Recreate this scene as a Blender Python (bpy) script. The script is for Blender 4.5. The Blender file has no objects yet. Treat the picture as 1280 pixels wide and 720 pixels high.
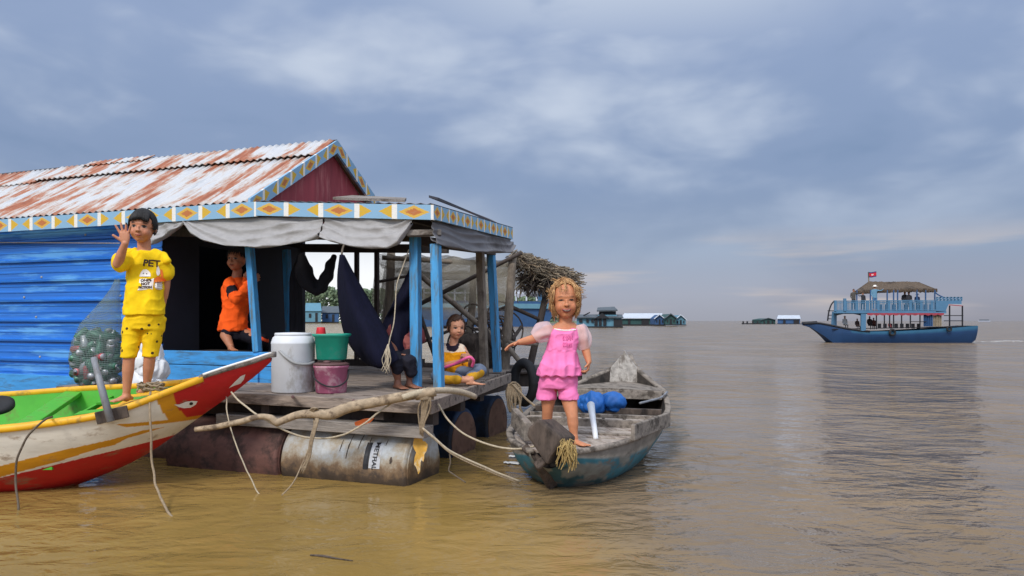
import bpy, bmesh, math, random
from mathutils import Vector, Matrix, noise
from mathutils.bvhtree import BVHTree
V = Vector
R = math.radians
rnd = random.Random(11)
scene = bpy.context.scene
col = scene.collection
FP, HZ, CH = 924.0, 401.0, 1.1          # focal length in pixels of the 1280 wide frame, horizon row, eye height

def W(px, py, Y):                        # a point of the place, from where it is seen and how far away it stands
    return V(((px - 640) * Y / FP, Y, CH - (py - HZ) * Y / FP))
def WP(pts, Y=None):
    return [W(*p) if len(p) == 3 else W(p[0], p[1], Y) for p in pts]
def S(r, g, b):
    f = lambda c: (c / 255 / 12.92) if c <= 10 else ((c / 255 + .055) / 1.055) ** 2.4
    return (f(r), f(g), f(b))
def lerp(a, b, t): return a + (b - a) * t
def sst(a, b, x):
    t = max(0, min(1, (x - a) / (b - a))); return t * t * (3 - 2 * t)
def interp(tab, x):
    if x <= tab[0][0]: return tab[0][1]
    for (x0, y0), (x1, y1) in zip(tab, tab[1:]):
        if x <= x1: return y0 + (y1 - y0) * (x - x0) / (x1 - x0)
    return tab[-1][1]
def smooth_path(pts, k=6):
    pts = [V(p) for p in pts]
    if len(pts) < 3: return pts
    out = []
    P = [pts[0] * 2 - pts[1]] + pts + [pts[-1] * 2 - pts[-2]]
    for i in range(1, len(P) - 2):
        a, b, c, d = P[i-1], P[i], P[i+1], P[i+2]
        for j in range(k):
            t = j / k
            out.append(.5 * ((2*b) + (c-a)*t + (2*a-5*b+4*c-d)*t*t + (3*b-a-3*c+d)*t**3))
    out.append(pts[-1]); return out

# ------------------------------------------------------------------ materials
def new_mat(name):
    m = bpy.data.materials.new(name); m.use_nodes = True
    nt = m.node_tree
    return m, nt, nt.nodes['Principled BSDF'], nt.nodes['Material Output']
def N(nt, typ, **kw):
    n = nt.nodes.new(typ)
    for k, v in kw.items():
        if k.startswith('i_'): n.inputs[k[2:]].default_value = v
        else: setattr(n, k, v)
    return n
def L(nt, a, b): nt.links.new(a, b)
def c4(c): return (c[0], c[1], c[2], 1)
def sc(c, k): return tuple(max(0, min(1, x * k)) for x in c[:3])

def mat(name, color=(.5,.5,.5), rough=.65, var=.25, scale=6, stretch=(1,1,1), rotz=0, bump=.15, bdist=.01, bscale=None, metal=0,
        dirt=None, dirt_amt=.5, dirt_scale=2.5, dirt_stretch=(1,1,1), attr=False, uv=False, dots=None, weave=0, alpha=None, spec=.5, sss=0):
    m, nt, bs, out = new_mat(name)
    if uv:
        tc = N(nt, 'ShaderNodeAttribute', attribute_name='uvp'); src = tc.outputs['Vector']
    else:
        tc = N(nt, 'ShaderNodeTexCoord'); src = tc.outputs['Object']
    r0 = N(nt, 'ShaderNodeMapping'); r0.inputs['Rotation'].default_value = (0, 0, rotz); L(nt, src, r0.inputs[0])
    mp = N(nt, 'ShaderNodeMapping'); mp.inputs['Scale'].default_value = stretch; L(nt, r0.outputs[0], mp.inputs[0])
    no = N(nt, 'ShaderNodeTexNoise', i_Scale=scale, i_Detail=6, i_Roughness=.62); L(nt, mp.outputs[0], no.inputs[0])
    rm = N(nt, 'ShaderNodeMapRange'); rm.inputs[1].default_value = .3; rm.inputs[2].default_value = .7
    rm.inputs[3].default_value = 1 - var; rm.inputs[4].default_value = 1 + var; L(nt, no.outputs[0], rm.inputs[0])
    mul = N(nt, 'ShaderNodeMix', data_type='RGBA', blend_type='MULTIPLY'); mul.inputs[0].default_value = 1
    if attr:
        a = N(nt, 'ShaderNodeAttribute', attribute_name='Col'); L(nt, a.outputs['Color'], mul.inputs[6])
    else: mul.inputs[6].default_value = c4(color)
    L(nt, rm.outputs[0], mul.inputs[7]); cur = mul.outputs[2]
    if dots:
        vo = N(nt, 'ShaderNodeTexVoronoi', i_Scale=dots[0]); L(nt, src, vo.inputs[0])
        lt = N(nt, 'ShaderNodeMath', operation='LESS_THAN'); lt.inputs[1].default_value = dots[1]; L(nt, vo.outputs['Distance'], lt.inputs[0])
        mx = N(nt, 'ShaderNodeMix', data_type='RGBA'); L(nt, lt.outputs[0], mx.inputs[0]); L(nt, cur, mx.inputs[6]); mx.inputs[7].default_value = c4(dots[2]); cur = mx.outputs[2]
    if dirt:
        dm = N(nt, 'ShaderNodeMapping'); dm.inputs['Scale'].default_value = dirt_stretch; L(nt, r0.outputs[0], dm.inputs[0])
        dn = N(nt, 'ShaderNodeTexNoise', i_Scale=dirt_scale, i_Detail=8, i_Roughness=.68); L(nt, dm.outputs[0], dn.inputs[0])
        dr = N(nt, 'ShaderNodeMapRange'); dr.inputs[1].default_value = .62 - .22 * dirt_amt; dr.inputs[2].default_value = .72 - .2 * dirt_amt
        dr.inputs[4].default_value = .92; L(nt, dn.outputs[0], dr.inputs[0])
        mx = N(nt, 'ShaderNodeMix', data_type='RGBA'); L(nt, dr.outputs[0], mx.inputs[0]); L(nt, cur, mx.inputs[6]); mx.inputs[7].default_value = c4(dirt); cur = mx.outputs[2]
        rr = N(nt, 'ShaderNodeMapRange'); rr.inputs[3].default_value = rough; rr.inputs[4].default_value = min(1, rough + .3); L(nt, dr.outputs[0], rr.inputs[0]); L(nt, rr.outputs[0], bs.inputs['Roughness'])
    else: bs.inputs['Roughness'].default_value = rough
    L(nt, cur, bs.inputs['Base Color'])
    bs.inputs['Metallic'].default_value = metal
    bs.inputs['Specular IOR Level'].default_value = spec
    if sss:
        bs.inputs['Subsurface Weight'].default_value = sss; bs.inputs['Subsurface Radius'].default_value = (1, .35, .2); bs.inputs['Subsurface Scale'].default_value = .008
    if bump:
        bn = no
        if bscale:
            bn = N(nt, 'ShaderNodeTexNoise', i_Scale=bscale, i_Detail=5); L(nt, mp.outputs[0], bn.inputs[0])
        bp = N(nt, 'ShaderNodeBump', i_Strength=bump, i_Distance=bdist); L(nt, bn.outputs[0], bp.inputs['Height']); L(nt, bp.outputs[0], bs.inputs['Normal'])
    if alpha is not None: bs.inputs['Alpha'].default_value = alpha
    return m

def net_mat(name, color, cell, open_, blur=.25):
    """fishing net: fine square mesh with see-through holes"""
    m, nt, bs, out = new_mat(name)
    a = N(nt, 'ShaderNodeAttribute', attribute_name='uvp')
    sp = N(nt, 'ShaderNodeSeparateXYZ'); L(nt, a.outputs['Vector'], sp.inputs[0])
    hs = []
    for k in range(2):
        d = N(nt, 'ShaderNodeMath', operation='DIVIDE'); d.inputs[1].default_value = cell; L(nt, sp.outputs[k], d.inputs[0])
        fr = N(nt, 'ShaderNodeMath', operation='FRACT'); L(nt, d.outputs[0], fr.inputs[0])
        g = N(nt, 'ShaderNodeMath', operation='GREATER_THAN'); g.inputs[1].default_value = open_; L(nt, fr.outputs[0], g.inputs[0]); hs.append(g)
    mxm = N(nt, 'ShaderNodeMath', operation='MAXIMUM'); L(nt, hs[0].outputs[0], mxm.inputs[0]); L(nt, hs[1].outputs[0], mxm.inputs[1])
    no = N(nt, 'ShaderNodeTexNoise', i_Scale=2.2, i_Detail=4); L(nt, a.outputs['Vector'], no.inputs[0])
    ad = N(nt, 'ShaderNodeMapRange'); ad.inputs[1].default_value = .35; ad.inputs[2].default_value = .7; ad.inputs[3].default_value = 0; ad.inputs[4].default_value = blur; L(nt, no.outputs[0], ad.inputs[0])
    al = N(nt, 'ShaderNodeMath', operation='MAXIMUM'); L(nt, mxm.outputs[0], al.inputs[0]); L(nt, ad.outputs[0], al.inputs[1])
    L(nt, al.outputs[0], bs.inputs['Alpha'])
    bs.inputs['Base Color'].default_value = c4(color); bs.inputs['Roughness'].default_value = .8
    return m

GREYWOOD = S(128,118,108)
HA = R(20.6)                              # the house is turned this much from square-on
M = {}
def mk(k, *a, **kw): M[k] = mat(k, *a, **kw)
mk('deck_wood', S(138,124,112), .8, .35, 9, (1,14,10), HA, .5, .01, dirt=S(78,66,58), dirt_amt=.5, dirt_scale=3, dirt_stretch=(1,5,5))
mk('grey_wood', S(134,126,118), .8, .35, 9, (1,12,12), HA, .5, .012, dirt=S(80,70,62), dirt_amt=.45, dirt_scale=3, dirt_stretch=(.6,3,3))
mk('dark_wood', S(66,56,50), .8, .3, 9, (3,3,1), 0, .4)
mk('pole_wood', S(124,112,98), .8, .3, 12, (4,4,1), 0, .4, dirt=S(72,62,54), dirt_amt=.5)
mk('branch', S(158,138,112), .75, .3, 30, (1,1,1), 0, .5, .006, dirt=S(100,84,68), dirt_amt=.5, dirt_scale=14)
mk('blue_paint', S(66,146,198), .6, .2, 4, (4,4,.6), 0, .2, dirt=S(92,104,106), dirt_amt=.55, dirt_scale=9, dirt_stretch=(3,3,.35))
mk('blue_metal', S(26,104,190), .42, .28, 2.2, (.35,.35,14), HA, .05, dirt=S(84,150,206), dirt_amt=.5, dirt_scale=2, dirt_stretch=(.5,.5,4))
mk('blue_board', S(58,142,204), .6, .2, 3, (1,1,6), HA, .2, dirt=S(66,108,140), dirt_amt=.55, dirt_scale=5, dirt_stretch=(.6,.6,4))
mk('shade_dark_wall', S(24,26,38), .8, .3, 3)  # room walls coloured near black, standing in for the shade indoors
mk('black_inside', S(14,13,14), .9, .3, 3)
mk('gable_red', S(150,58,66), .7, .3, 2, (3,3,.5), 0, .1, dirt=S(176,104,104), dirt_amt=.4, dirt_scale=3, dirt_stretch=(3,3,.4))
mk('tarp', S(152,149,147), .6, .1, 16, (1,1,2.5), HA, .35, .012, dirt=S(128,122,118), dirt_amt=.25, dirt_scale=2)
mk('tarp_dark', S(104,102,104), .6, .15, 5, bump=.2, dirt=S(70,66,64), dirt_amt=.35)
mk('old_metal', S(66,66,72), .55, .3, 8, bump=.3, dirt=S(84,60,48), dirt_amt=.4)
mk('navy_cloth', S(15,16,36), .9, .25, 8, (6,6,.6), 0, .5, .01, spec=.2)
mk('black_cloth', S(18,18,26), .9, .2, 20)
mk('white_barrel', S(208,210,212), .5, .08, 5, bump=.06, dirt=S(164,158,148), dirt_amt=.36, dirt_scale=5, dirt_stretch=(1,1,.5))
mk('green_plastic', S(18,140,116), .5, .15, 5, bump=.05, dirt=S(64,140,122), dirt_amt=.4, dirt_scale=9)
mk('pink_plastic', S(156,82,108), .65, .2, 8, bump=.05, dirt=S(186,144,152), dirt_amt=.5, dirt_scale=10)
mk('dark_lid', S(92,62,60), .6, .2, 8)
mk('red_plastic', S(196,26,36), .4, .08, 8)
mk('white_plastic', S(222,224,226), .45, .06, 8)
mk('handle_grey', S(150,150,148), .6, .1, 8)
mk('rope', S(140,122,98), .9, .3, 60, bump=.5, bdist=.004)
mk('rope_pale', S(172,158,134), .9, .25, 60, bump=.5, bdist=.004)
mk('rope_dark', S(92,80,66), .9, .3, 60, bump=.5, bdist=.004)
mk('straw', S(168,142,88), .9, .3, 20)
mk('rubber', S(26,26,28), .75, .25, 12, bump=.2)
mk('rust_drum', S(98,66,58), .75, .3, 6, (1,1,3), 0, .4, dirt=S(62,48,44), dirt_amt=.6, dirt_scale=5)
mk('rust_end', S(104,76,62), .75, .35, 7, bump=.4, dirt=S(70,52,46), dirt_amt=.5, dirt_scale=6)
mk('blue_drum', S(22,48,78), .7, .25, 6, bump=.3, dirt=S(40,40,42), dirt_amt=.6)
mk('yellow_rail', S(226,168,24), .5, .12, 8, bump=.1, dirt=S(160,126,56), dirt_amt=.42, dirt_scale=9)
mk('green_paint', S(70,164,38), .6, .15, 5, bump=.1, dirt=S(104,120,62), dirt_amt=.48, dirt_scale=5)
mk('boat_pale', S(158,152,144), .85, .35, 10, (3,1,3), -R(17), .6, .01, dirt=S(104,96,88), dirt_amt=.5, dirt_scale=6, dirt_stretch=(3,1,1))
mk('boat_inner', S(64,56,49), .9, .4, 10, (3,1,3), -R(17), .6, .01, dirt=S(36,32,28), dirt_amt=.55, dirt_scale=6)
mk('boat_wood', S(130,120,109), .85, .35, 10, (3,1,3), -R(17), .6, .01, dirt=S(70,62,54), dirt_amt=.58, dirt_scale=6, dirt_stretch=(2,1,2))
mk('boat_floor', S(164,152,140), .85, .3, 8, (8,1,1), -R(17), .4, .008, dirt=S(120,104,92), dirt_amt=.45, dirt_scale=4, dirt_stretch=(5,1,1))
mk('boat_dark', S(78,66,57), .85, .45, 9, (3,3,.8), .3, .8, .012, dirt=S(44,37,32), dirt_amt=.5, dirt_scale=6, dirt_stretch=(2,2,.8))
mk('grey_metal', S(128,130,134), .5, .2, 14, bump=.1, dirt=S(98,92,88), dirt_amt=.4, dirt_scale=8)
mk('blue_sack', S(28,92,164), .6, .15, 12, bump=.3)
mk('hull_paint', attr=True, rough=.5, var=.14, scale=6, stretch=(.5,1,2), bump=.15, bscale=20, dirt=S(140,112,84), dirt_amt=.24, dirt_scale=6, dirt_stretch=(.5,1,1.4))
mk('old_hull', attr=True, rough=.7, var=.3, scale=9, bump=.4, bdist=.008, dirt=S(110,104,96), dirt_amt=.42, dirt_scale=7, dirt_stretch=(1,1,2))
mk('skin', attr=True, rough=.62, var=.10, scale=26, bump=.10, bdist=.003, bscale=120, sss=.1)
mk('cloth', attr=True, rough=.9, var=.14, scale=9, bump=.5, bdist=.008, bscale=26, spec=.2)
mk('cloth_dotted', attr=True, rough=.9, var=.14, scale=9, bump=.5, bdist=.008, bscale=26, spec=.2, dots=(17, .17, S(70,52,24)))
mk('hair_dark', S(22,18,17), .6, .4, 60)
mk('hair_brown', S(66,42,28), .5, .4, 60)
mk('hair_blond', S(156,112,70), .7, .5, 40)
mk('hair_light', S(204,162,110), .7, .4, 40)
mk('paint_white', S(226,222,214), .5, .08, 10)
mk('paint_black', S(24,22,24), .5, .1, 10)
mk('paint_orange', S(232,110,40), .6, .1, 10)
mk('print_dark', S(60,34,20), .8, .1, 10)
mk('print_white', S(236,230,222), .8, .05, 10)
mk('print_orange', S(228,120,40), .8, .1, 10)
mk('can_green', S(60,104,84), .4, .3, 30, metal=.3)
mk('can_silver', S(170,170,172), .35, .2, 30, metal=.5)
mk('can_red', S(170,80,84), .35, .3, 30, metal=.3)
mk('thatch', S(92,78,64), .95, .35, 5, (6,6,1.5), 0, .8, .06, dirt=S(62,52,44), dirt_amt=.5)
mk('cruise_blue', attr=True, rough=.5, var=.12, scale=3, bump=.05)
mk('cruise_light', S(72,114,144), .5, .1, 3)
mk('cruise_dark', S(20,20,26), .6, .2, 3)
mk('valance_red', S(140,50,62), .8, .2, 6)
mk('curtain_tan', S(150,138,118), .9, .2, 6)
mk('flag', attr=True, rough=.8, var=.1, scale=4)
mk('figure', attr=True, rough=.8, var=.1, scale=10)
mk('net_roll', S(128,116,98), .95, .4, 14, (1,3,3), 0, .8, .03, dirt=S(82,74,62), dirt_amt=.5, dirt_scale=6)
mk('leaf_far', S(96,112,84), .9, .3, .3)
mk('roof_white', S(186,192,200), .5, .1, 1)
mk('roof_grey', S(76,84,90), .6, .2, 1)
mk('house_teal', S(84,128,146), .7, .12, 1)
mk('house_blue', S(46,82,124), .7, .12, 1)
mk('house_green', S(38,74,72), .7, .12, 1)
mk('house_dark', S(30,30,34), .8, .2, 1)
M['net'] = net_mat('net', S(146,140,126), .012, .72, .8)
M['bag_net'] = net_mat('bag_net', S(112,128,124), .011, .80, .10)

def sheer():
    m, nt, bs, out = new_mat('sheer_cloth')
    bs.inputs['Base Color'].default_value = c4(S(236,206,208)); bs.inputs['Roughness'].default_value = .8; bs.inputs['Alpha'].default_value = .5
    return m
M['sheer'] = sheer()

def roof_mat():
    m, nt, bs, out = new_mat('rusty_sheet')
    a = N(nt, 'ShaderNodeAttribute', attribute_name='uvp')
    mp = N(nt, 'ShaderNodeMapping'); mp.inputs['Scale'].default_value = (2.6, .62, 1); L(nt, a.outputs['Vector'], mp.inputs[0])
    n1 = N(nt, 'ShaderNodeTexNoise', i_Scale=1.5, i_Detail=9, i_Roughness=.66, i_Distortion=.25); L(nt, mp.outputs[0], n1.inputs[0])
    mp2 = N(nt, 'ShaderNodeMapping'); mp2.inputs['Scale'].default_value = (9, .8, 1); L(nt, a.outputs['Vector'], mp2.inputs[0])
    n2 = N(nt, 'ShaderNodeTexNoise', i_Scale=2.2, i_Detail=6, i_Roughness=.7); L(nt, mp2.outputs[0], n2.inputs[0])
    ad = N(nt, 'ShaderNodeMath', operation='MULTIPLY_ADD'); ad.inputs[1].default_value = .5; L(nt, n2.outputs[0], ad.inputs[0]); L(nt, n1.outputs[0], ad.inputs[2])
    r = N(nt, 'ShaderNodeValToRGB'); L(nt, ad.outputs[0], r.inputs[0])
    e = r.color_ramp.elements
    e[0].position = .0; e[0].color = c4(S(150,150,148))
    e[1].position = 1; e[1].color = c4(S(120,58,40))
    for p, c in ((.55, S(166,168,170)), (.62, S(182,184,187)), (.70, S(190,190,190)), (.755, S(178,168,160)), (.785, S(170,134,116)), (.83, S(160,98,70)), (.92, S(136,80,58))):
        x = e.new(p); x.color = c4(c)
    L(nt, r.outputs[0], bs.inputs['Base Color'])
    bs.inputs['Roughness'].default_value = .55; bs.inputs['Specular IOR Level'].default_value = .3
    return m
M['roof'] = roof_mat()

def fascia_mat():
    m, nt, bs, out = new_mat('painted_fascia')
    a = N(nt, 'ShaderNodeAttribute', attribute_name='uvp'); sp = N(nt, 'ShaderNodeSeparateXYZ'); L(nt, a.outputs['Vector'], sp.inputs[0])
    def mth(op, x, y=None):
        n = N(nt, 'ShaderNodeMath', operation=op)
        for i, q in enumerate((x, y)):
            if q is None: continue
            if isinstance(q, (int, float)): n.inputs[i].default_value = q
            else: L(nt, q, n.inputs[i])
        return n.outputs[0]
    no = N(nt, 'ShaderNodeTexNoise', i_Scale=14, i_Detail=4); L(nt, a.outputs['Vector'], no.inputs[0])
    jit = mth('MULTIPLY', mth('SUBTRACT', no.outputs[0], .5), .28)
    cell = mth('FLOOR', sp.outputs[0]); fu = mth('FRACT', sp.outputs[0])
    par = mth('GREATER_THAN', mth('MODULO', mth('ABSOLUTE', cell), 2.0), .5)
    cu = mth('ABSOLUTE', mth('SUBTRACT', mth('MULTIPLY', fu, 2.0), 1.0)); av = mth('ABSOLUTE', sp.outputs[1])
    dia = mth('LESS_THAN', mth('ADD', mth('ADD', cu, mth('MULTIPLY', av, .9)), jit), .80)
    hour = mth('LESS_THAN', mth('ADD', mth('ADD', mth('MULTIPLY', av, .75), jit), .12), mth('SUBTRACT', cu, .06))
    white = mth('GREATER_THAN', mth('ADD', cu, mth('MULTIPLY', jit, .2)), .86)
    core = mth('LESS_THAN', mth('ADD', mth('ADD', cu, mth('MULTIPLY', av, .9)), mth('MULTIPLY', jit, 2.2)), .46)
    def mix(f, A, B):
        n = N(nt, 'ShaderNodeMix', data_type='RGBA')
        L(nt, f, n.inputs[0])
        for i, q in ((6, A), (7, B)):
            if isinstance(q, tuple): n.inputs[i].default_value = c4(q)
            else: L(nt, q, n.inputs[i])
        return n.outputs[2]
    c_d = mix(dia, S(128,168,196), S(206,164,62)); c_d = mix(core, c_d, S(178,104,50))
    c_h = mix(hour, S(128,168,196), S(202,162,40))
    c = mix(par, c_d, c_h); c = mix(white, c, S(222,220,214))
    wn = N(nt, 'ShaderNodeTexNoise', i_Scale=7, i_Detail=8, i_Roughness=.7); L(nt, a.outputs['Vector'], wn.inputs[0])
    wr = N(nt, 'ShaderNodeMapRange'); wr.inputs[1].default_value = .54; wr.inputs[2].default_value = .74; wr.inputs[4].default_value = .75; L(nt, wn.outputs[0], wr.inputs[0])
    c = mix(wr.outputs[0], c, S(150,148,136))
    L(nt, c, bs.inputs['Base Color']); bs.inputs['Roughness'].default_value = .65
    return m
M['fascia'] = fascia_mat()

def white_drum_mat():
    m, nt, bs, out = new_mat('worn_white_drum')
    tc = N(nt, 'ShaderNodeTexCoord'); sp = N(nt, 'ShaderNodeSeparateXYZ'); L(nt, tc.outputs['Object'], sp.inputs[0])
    no = N(nt, 'ShaderNodeTexNoise', i_Scale=5, i_Detail=9, i_Roughness=.7); L(nt, tc.outputs['Object'], no.inputs[0])
    # scum and rust climb up from the waterline
    h = N(nt, 'ShaderNodeMapRange'); h.inputs[1].default_value = .02; h.inputs[2].default_value = .30; h.inputs[3].default_value = .62; h.inputs[4].default_value = .12; L(nt, sp.outputs[2], h.inputs[0])
    ad = N(nt, 'ShaderNodeMath', operation='MULTIPLY_ADD'); ad.inputs[1].default_value = .95; L(nt, no.outputs[0], ad.inputs[0]); L(nt, h.outputs[0], ad.inputs[2])
    r = N(nt, 'ShaderNodeValToRGB'); L(nt, ad.outputs[0], r.inputs[0]); e = r.color_ramp.elements
    e[0].position = .48; e[0].color = c4(S(182,186,187)); e[1].position = 1.0; e[1].color = c4(S(62,52,44))
    for p, c in ((.58, S(164,164,160)), (.68, S(152,140,120)), (.78, S(122,98,72)), (.90, S(74,62,52))):
        x = e.new(p); x.color = c4(c)
    L(nt, r.outputs[0], bs.inputs['Base Color']); bs.inputs['Roughness'].default_value = .55
    bp = N(nt, 'ShaderNodeBump', i_Strength=.25, i_Distance=.01); L(nt, no.outputs[0], bp.inputs['Height']); L(nt, bp.outputs[0], bs.inputs['Normal'])
    return m
M['white_drum'] = white_drum_mat()
M['drum_patch'] = mat('drum_patch', S(206,158,66), .6, .3, 14, bump=.5, dirt=S(214,200,170), dirt_amt=.5, dirt_scale=12)

# ------------------------------------------------------------------ mesh builder
class MB:
    def __init__(s): s.v = []; s.f = []; s.uv = []; s.c = []; s.mi = []; s.m = 0; s.col = (1,1,1)
    def p(s, co, uv=(0,0,0), c=None):
        s.v.append(V(co)); s.uv.append((uv[0], uv[1], 0)); s.c.append(c or s.col); return len(s.v) - 1
    def q(s, *ids): s.f.append(ids); s.mi.append(s.m)
    def grid(s, rows, uvs=None, cols=None, close=False):
        ids = [[s.p(co, uvs[i][j] if uvs else (0,0), cols[i][j] if cols else None) for j, co in enumerate(r)] for i, r in enumerate(rows)]
        for i in range(len(ids) - 1):
            n = len(ids[i])
            for j in range(n if close else n - 1):
                k = (j + 1) % n
                s.q(ids[i][j], ids[i][k], ids[i+1][k], ids[i+1][j])
        return ids
    def poly(s, pts): s.q(*[s.p(p) for p in pts])
    def hexa(s, a, b):                    # two matching quads -> closed block
        A = [s.p(x) for x in a]; B = [s.p(x) for x in b]
        s.q(*A[::-1]); s.q(*B)
        n = len(A)
        for i in range(n): j = (i + 1) % n; s.q(A[i], A[j], B[j], B[i])
    def box(s, c, size, rz=0, M3=None):
        c = V(c); m = M3 or Matrix.Rotation(rz, 3, 'Z'); x, y, z = [d / 2 for d in size]
        P = lambda a, b, d: c + m @ V((a*x, b*y, d*z))
        s.hexa([P(-1,-1,-1), P(1,-1,-1), P(1,1,-1), P(-1,1,-1)], [P(-1,-1,1), P(1,-1,1), P(1,1,1), P(-1,1,1)])
    def beam(s, a, b, w, h, up=(0,0,1)):  # w sideways, h along up
        a, b = V(a), V(b); d = (b - a).normalized(); up = V(up)
        if abs(d.dot(up)) > .95: up = V((0,1,0)) if abs(d.y) < .9 else V((1,0,0))
        r = d.cross(up).normalized(); u = r.cross(d).normalized()
        q = lambda p: [p - r*w/2 - u*h/2, p + r*w/2 - u*h/2, p + r*w/2 + u*h/2, p - r*w/2 + u*h/2]
        s.hexa(q(a), q(b))
    def prism(s, pts, d):                 # polygon pts extruded by vector d
        d = V(d); s.hexa([V(p) for p in pts], [V(p) + d for p in pts])
    def loft(s, rings, n=18, cap=True, pw=1):   # rings: (centre, halfaxis A, halfaxis B)
        rows = []
        for c, a, b in rings:
            row = []
            for i in range(n):
                t = 2*math.pi*i/n; ca, sa = math.cos(t), math.sin(t)
                if pw != 1: ca = math.copysign(abs(ca)**pw, ca); sa = math.copysign(abs(sa)**pw, sa)
                row.append(V(c) + V(a)*ca + V(b)*sa)
            rows.append(row)
        ids = s.grid(rows, close=True)
        if cap: s.q(*ids[0][::-1]); s.q(*ids[-1])
        return ids
    def tube(s, pts, r, n=8, cap=True):
        pts = [V(p) for p in pts]
        if not isinstance(r, (list, tuple)): r = [r] * len(pts)
        elif len(r) != len(pts):
            r = [interp([(i/(len(r)-1), x) for i, x in enumerate(r)], k/(len(pts)-1)) for k in range(len(pts))]
        rings = []; up = None
        for i, p in enumerate(pts):
            d = (pts[min(i+1, len(pts)-1)] - pts[max(i-1, 0)])
            d = d.normalized() if d.length > 1e-9 else V((0,0,1))
            if up is None:
                up = V((0,0,1)) if abs(d.z) < .9 else V((1,0,0))
            a = d.cross(up)
            a = a.normalized() if a.length > 1e-6 else d.orthogonal().normalized()
            up = a.cross(d).normalized()
            rings.append((p, a*r[i], up*r[i]))
        return s.loft(rings, n, cap)
    def ell(s, c, ax, n=14, m=9):         # ellipsoid, ax = three half axis vectors (or radii)
        c = V(c)
        if not hasattr(ax[0], '__len__'): ax = (V((ax[0],0,0)), V((0,ax[1],0)), V((0,0,ax[2])))
        ax = [V(x) for x in ax]
        rows = []
        for i in range(1, m):
            ph = -math.pi/2 + math.pi*i/m
            rows.append([c + ax[0]*math.cos(ph)*math.cos(2*math.pi*j/n) + ax[1]*math.cos(ph)*math.sin(2*math.pi*j/n) + ax[2]*math.sin(ph) for j in range(n)])
        ids = s.grid(rows, close=True)
        b, t = s.p(c - ax[2]), s.p(c + ax[2])
        for j in range(n):
            k = (j+1) % n; s.q(b, ids[0][k], ids[0][j]); s.q(t, ids[-1][j], ids[-1][k])
    def cap(s, a, b, ra, rb, n=22):
        n = max(n, 20) if n >= 10 else n       # limb with round ends
        a, b = V(a), V(b); d = (b - a).normalized(); x = d.orthogonal().normalized(); y = d.cross(x)
        rings = []
        for k in (-1, -.8, -.4): rings.append((a + d*ra*k*.98, x*ra*math.sqrt(max(.02, 1-k*k)), y*ra*math.sqrt(max(.02, 1-k*k))))
        for t in (0, .25, .5, .75, 1): r = lerp(ra, rb, t); rings.append((a.lerp(b, t), x*r, y*r))
        for k in (.4, .8, 1): rings.append((b + d*rb*k*.98, x*rb*math.sqrt(max(.02, 1-k*k)), y*rb*math.sqrt(max(.02, 1-k*k))))
        s.loft(rings, n)
    def lathe(s, c, prof, n=28, ax=(0,0,1)):  # prof: (radius, height along ax)
        ax = V(ax).normalized(); x = ax.orthogonal().normalized(); y = ax.cross(x); c = V(c)
        s.loft([(c + ax*h, x*max(r, 1e-4), y*max(r, 1e-4)) for r, h in prof], n, True)
    def data(s, name, mats, org, smooth):
        me = bpy.data.meshes.new(name)
        me.from_pydata([v - org for v in s.v], [], s.f)
        for mm in (mats if isinstance(mats, (list, tuple)) else [mats]): me.materials.append(M[mm] if isinstance(mm, str) else mm)
        for pl, mi in zip(me.polygons, s.mi): pl.material_index = mi
        a = me.attributes.new('uvp', 'FLOAT_VECTOR', 'POINT'); a.data.foreach_set('vector', [x for u in s.uv for x in u])
        a = me.attributes.new('Col', 'FLOAT_COLOR', 'POINT'); a.data.foreach_set('color', [x for c in s.c for x in (c[0], c[1], c[2], 1)])
        bm = bmesh.new(); bm.from_mesh(me); bmesh.ops.recalc_face_normals(bm, faces=bm.faces); bm.to_mesh(me); bm.free()
        me.polygons.foreach_set('use_smooth', [bool(smooth)] * len(me.polygons))
        return me
    def build(s, name, mats, parent=None, smooth=False, bevel=0, solid=0, org=None, auto=None):
        o0 = ORG[parent.name] if parent else (V(org) if org is not None else s.base())
        me = s.data(name, mats, o0, smooth)
        ob = bpy.data.objects.new(name, me); col.objects.link(ob)
        ORG[ob.name] = o0
        if parent: ob.parent = parent
        else: ob.location = o0
        if solid:
            md = ob.modifiers.new('s', 'SOLIDIFY'); md.thickness = solid; md.offset = 0
        if bevel:
            md = ob.modifiers.new('b', 'BEVEL'); md.width = bevel; md.segments = 2; md.limit_method = 'ANGLE'
        return ob
    def base(s):
        xs = [v.x for v in s.v]; ys = [v.y for v in s.v]; return V(((min(xs)+max(xs))/2, (min(ys)+max(ys))/2, min(v.z for v in s.v)))
ORG = {}
def tag(o, label=None, cat=None, group=None, kind=None):
    if label: o['label'] = label
    if cat: o['category'] = cat
    if group: o['group'] = group
    if kind: o['kind'] = kind
    return o
def thing(name, loc, label, cat, group=None):
    o = bpy.data.objects.new(name, None); col.objects.link(o); o.location = V(loc); o.empty_display_size = .1
    ORG[o.name] = V(loc); return tag(o, label, cat, group)
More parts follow.
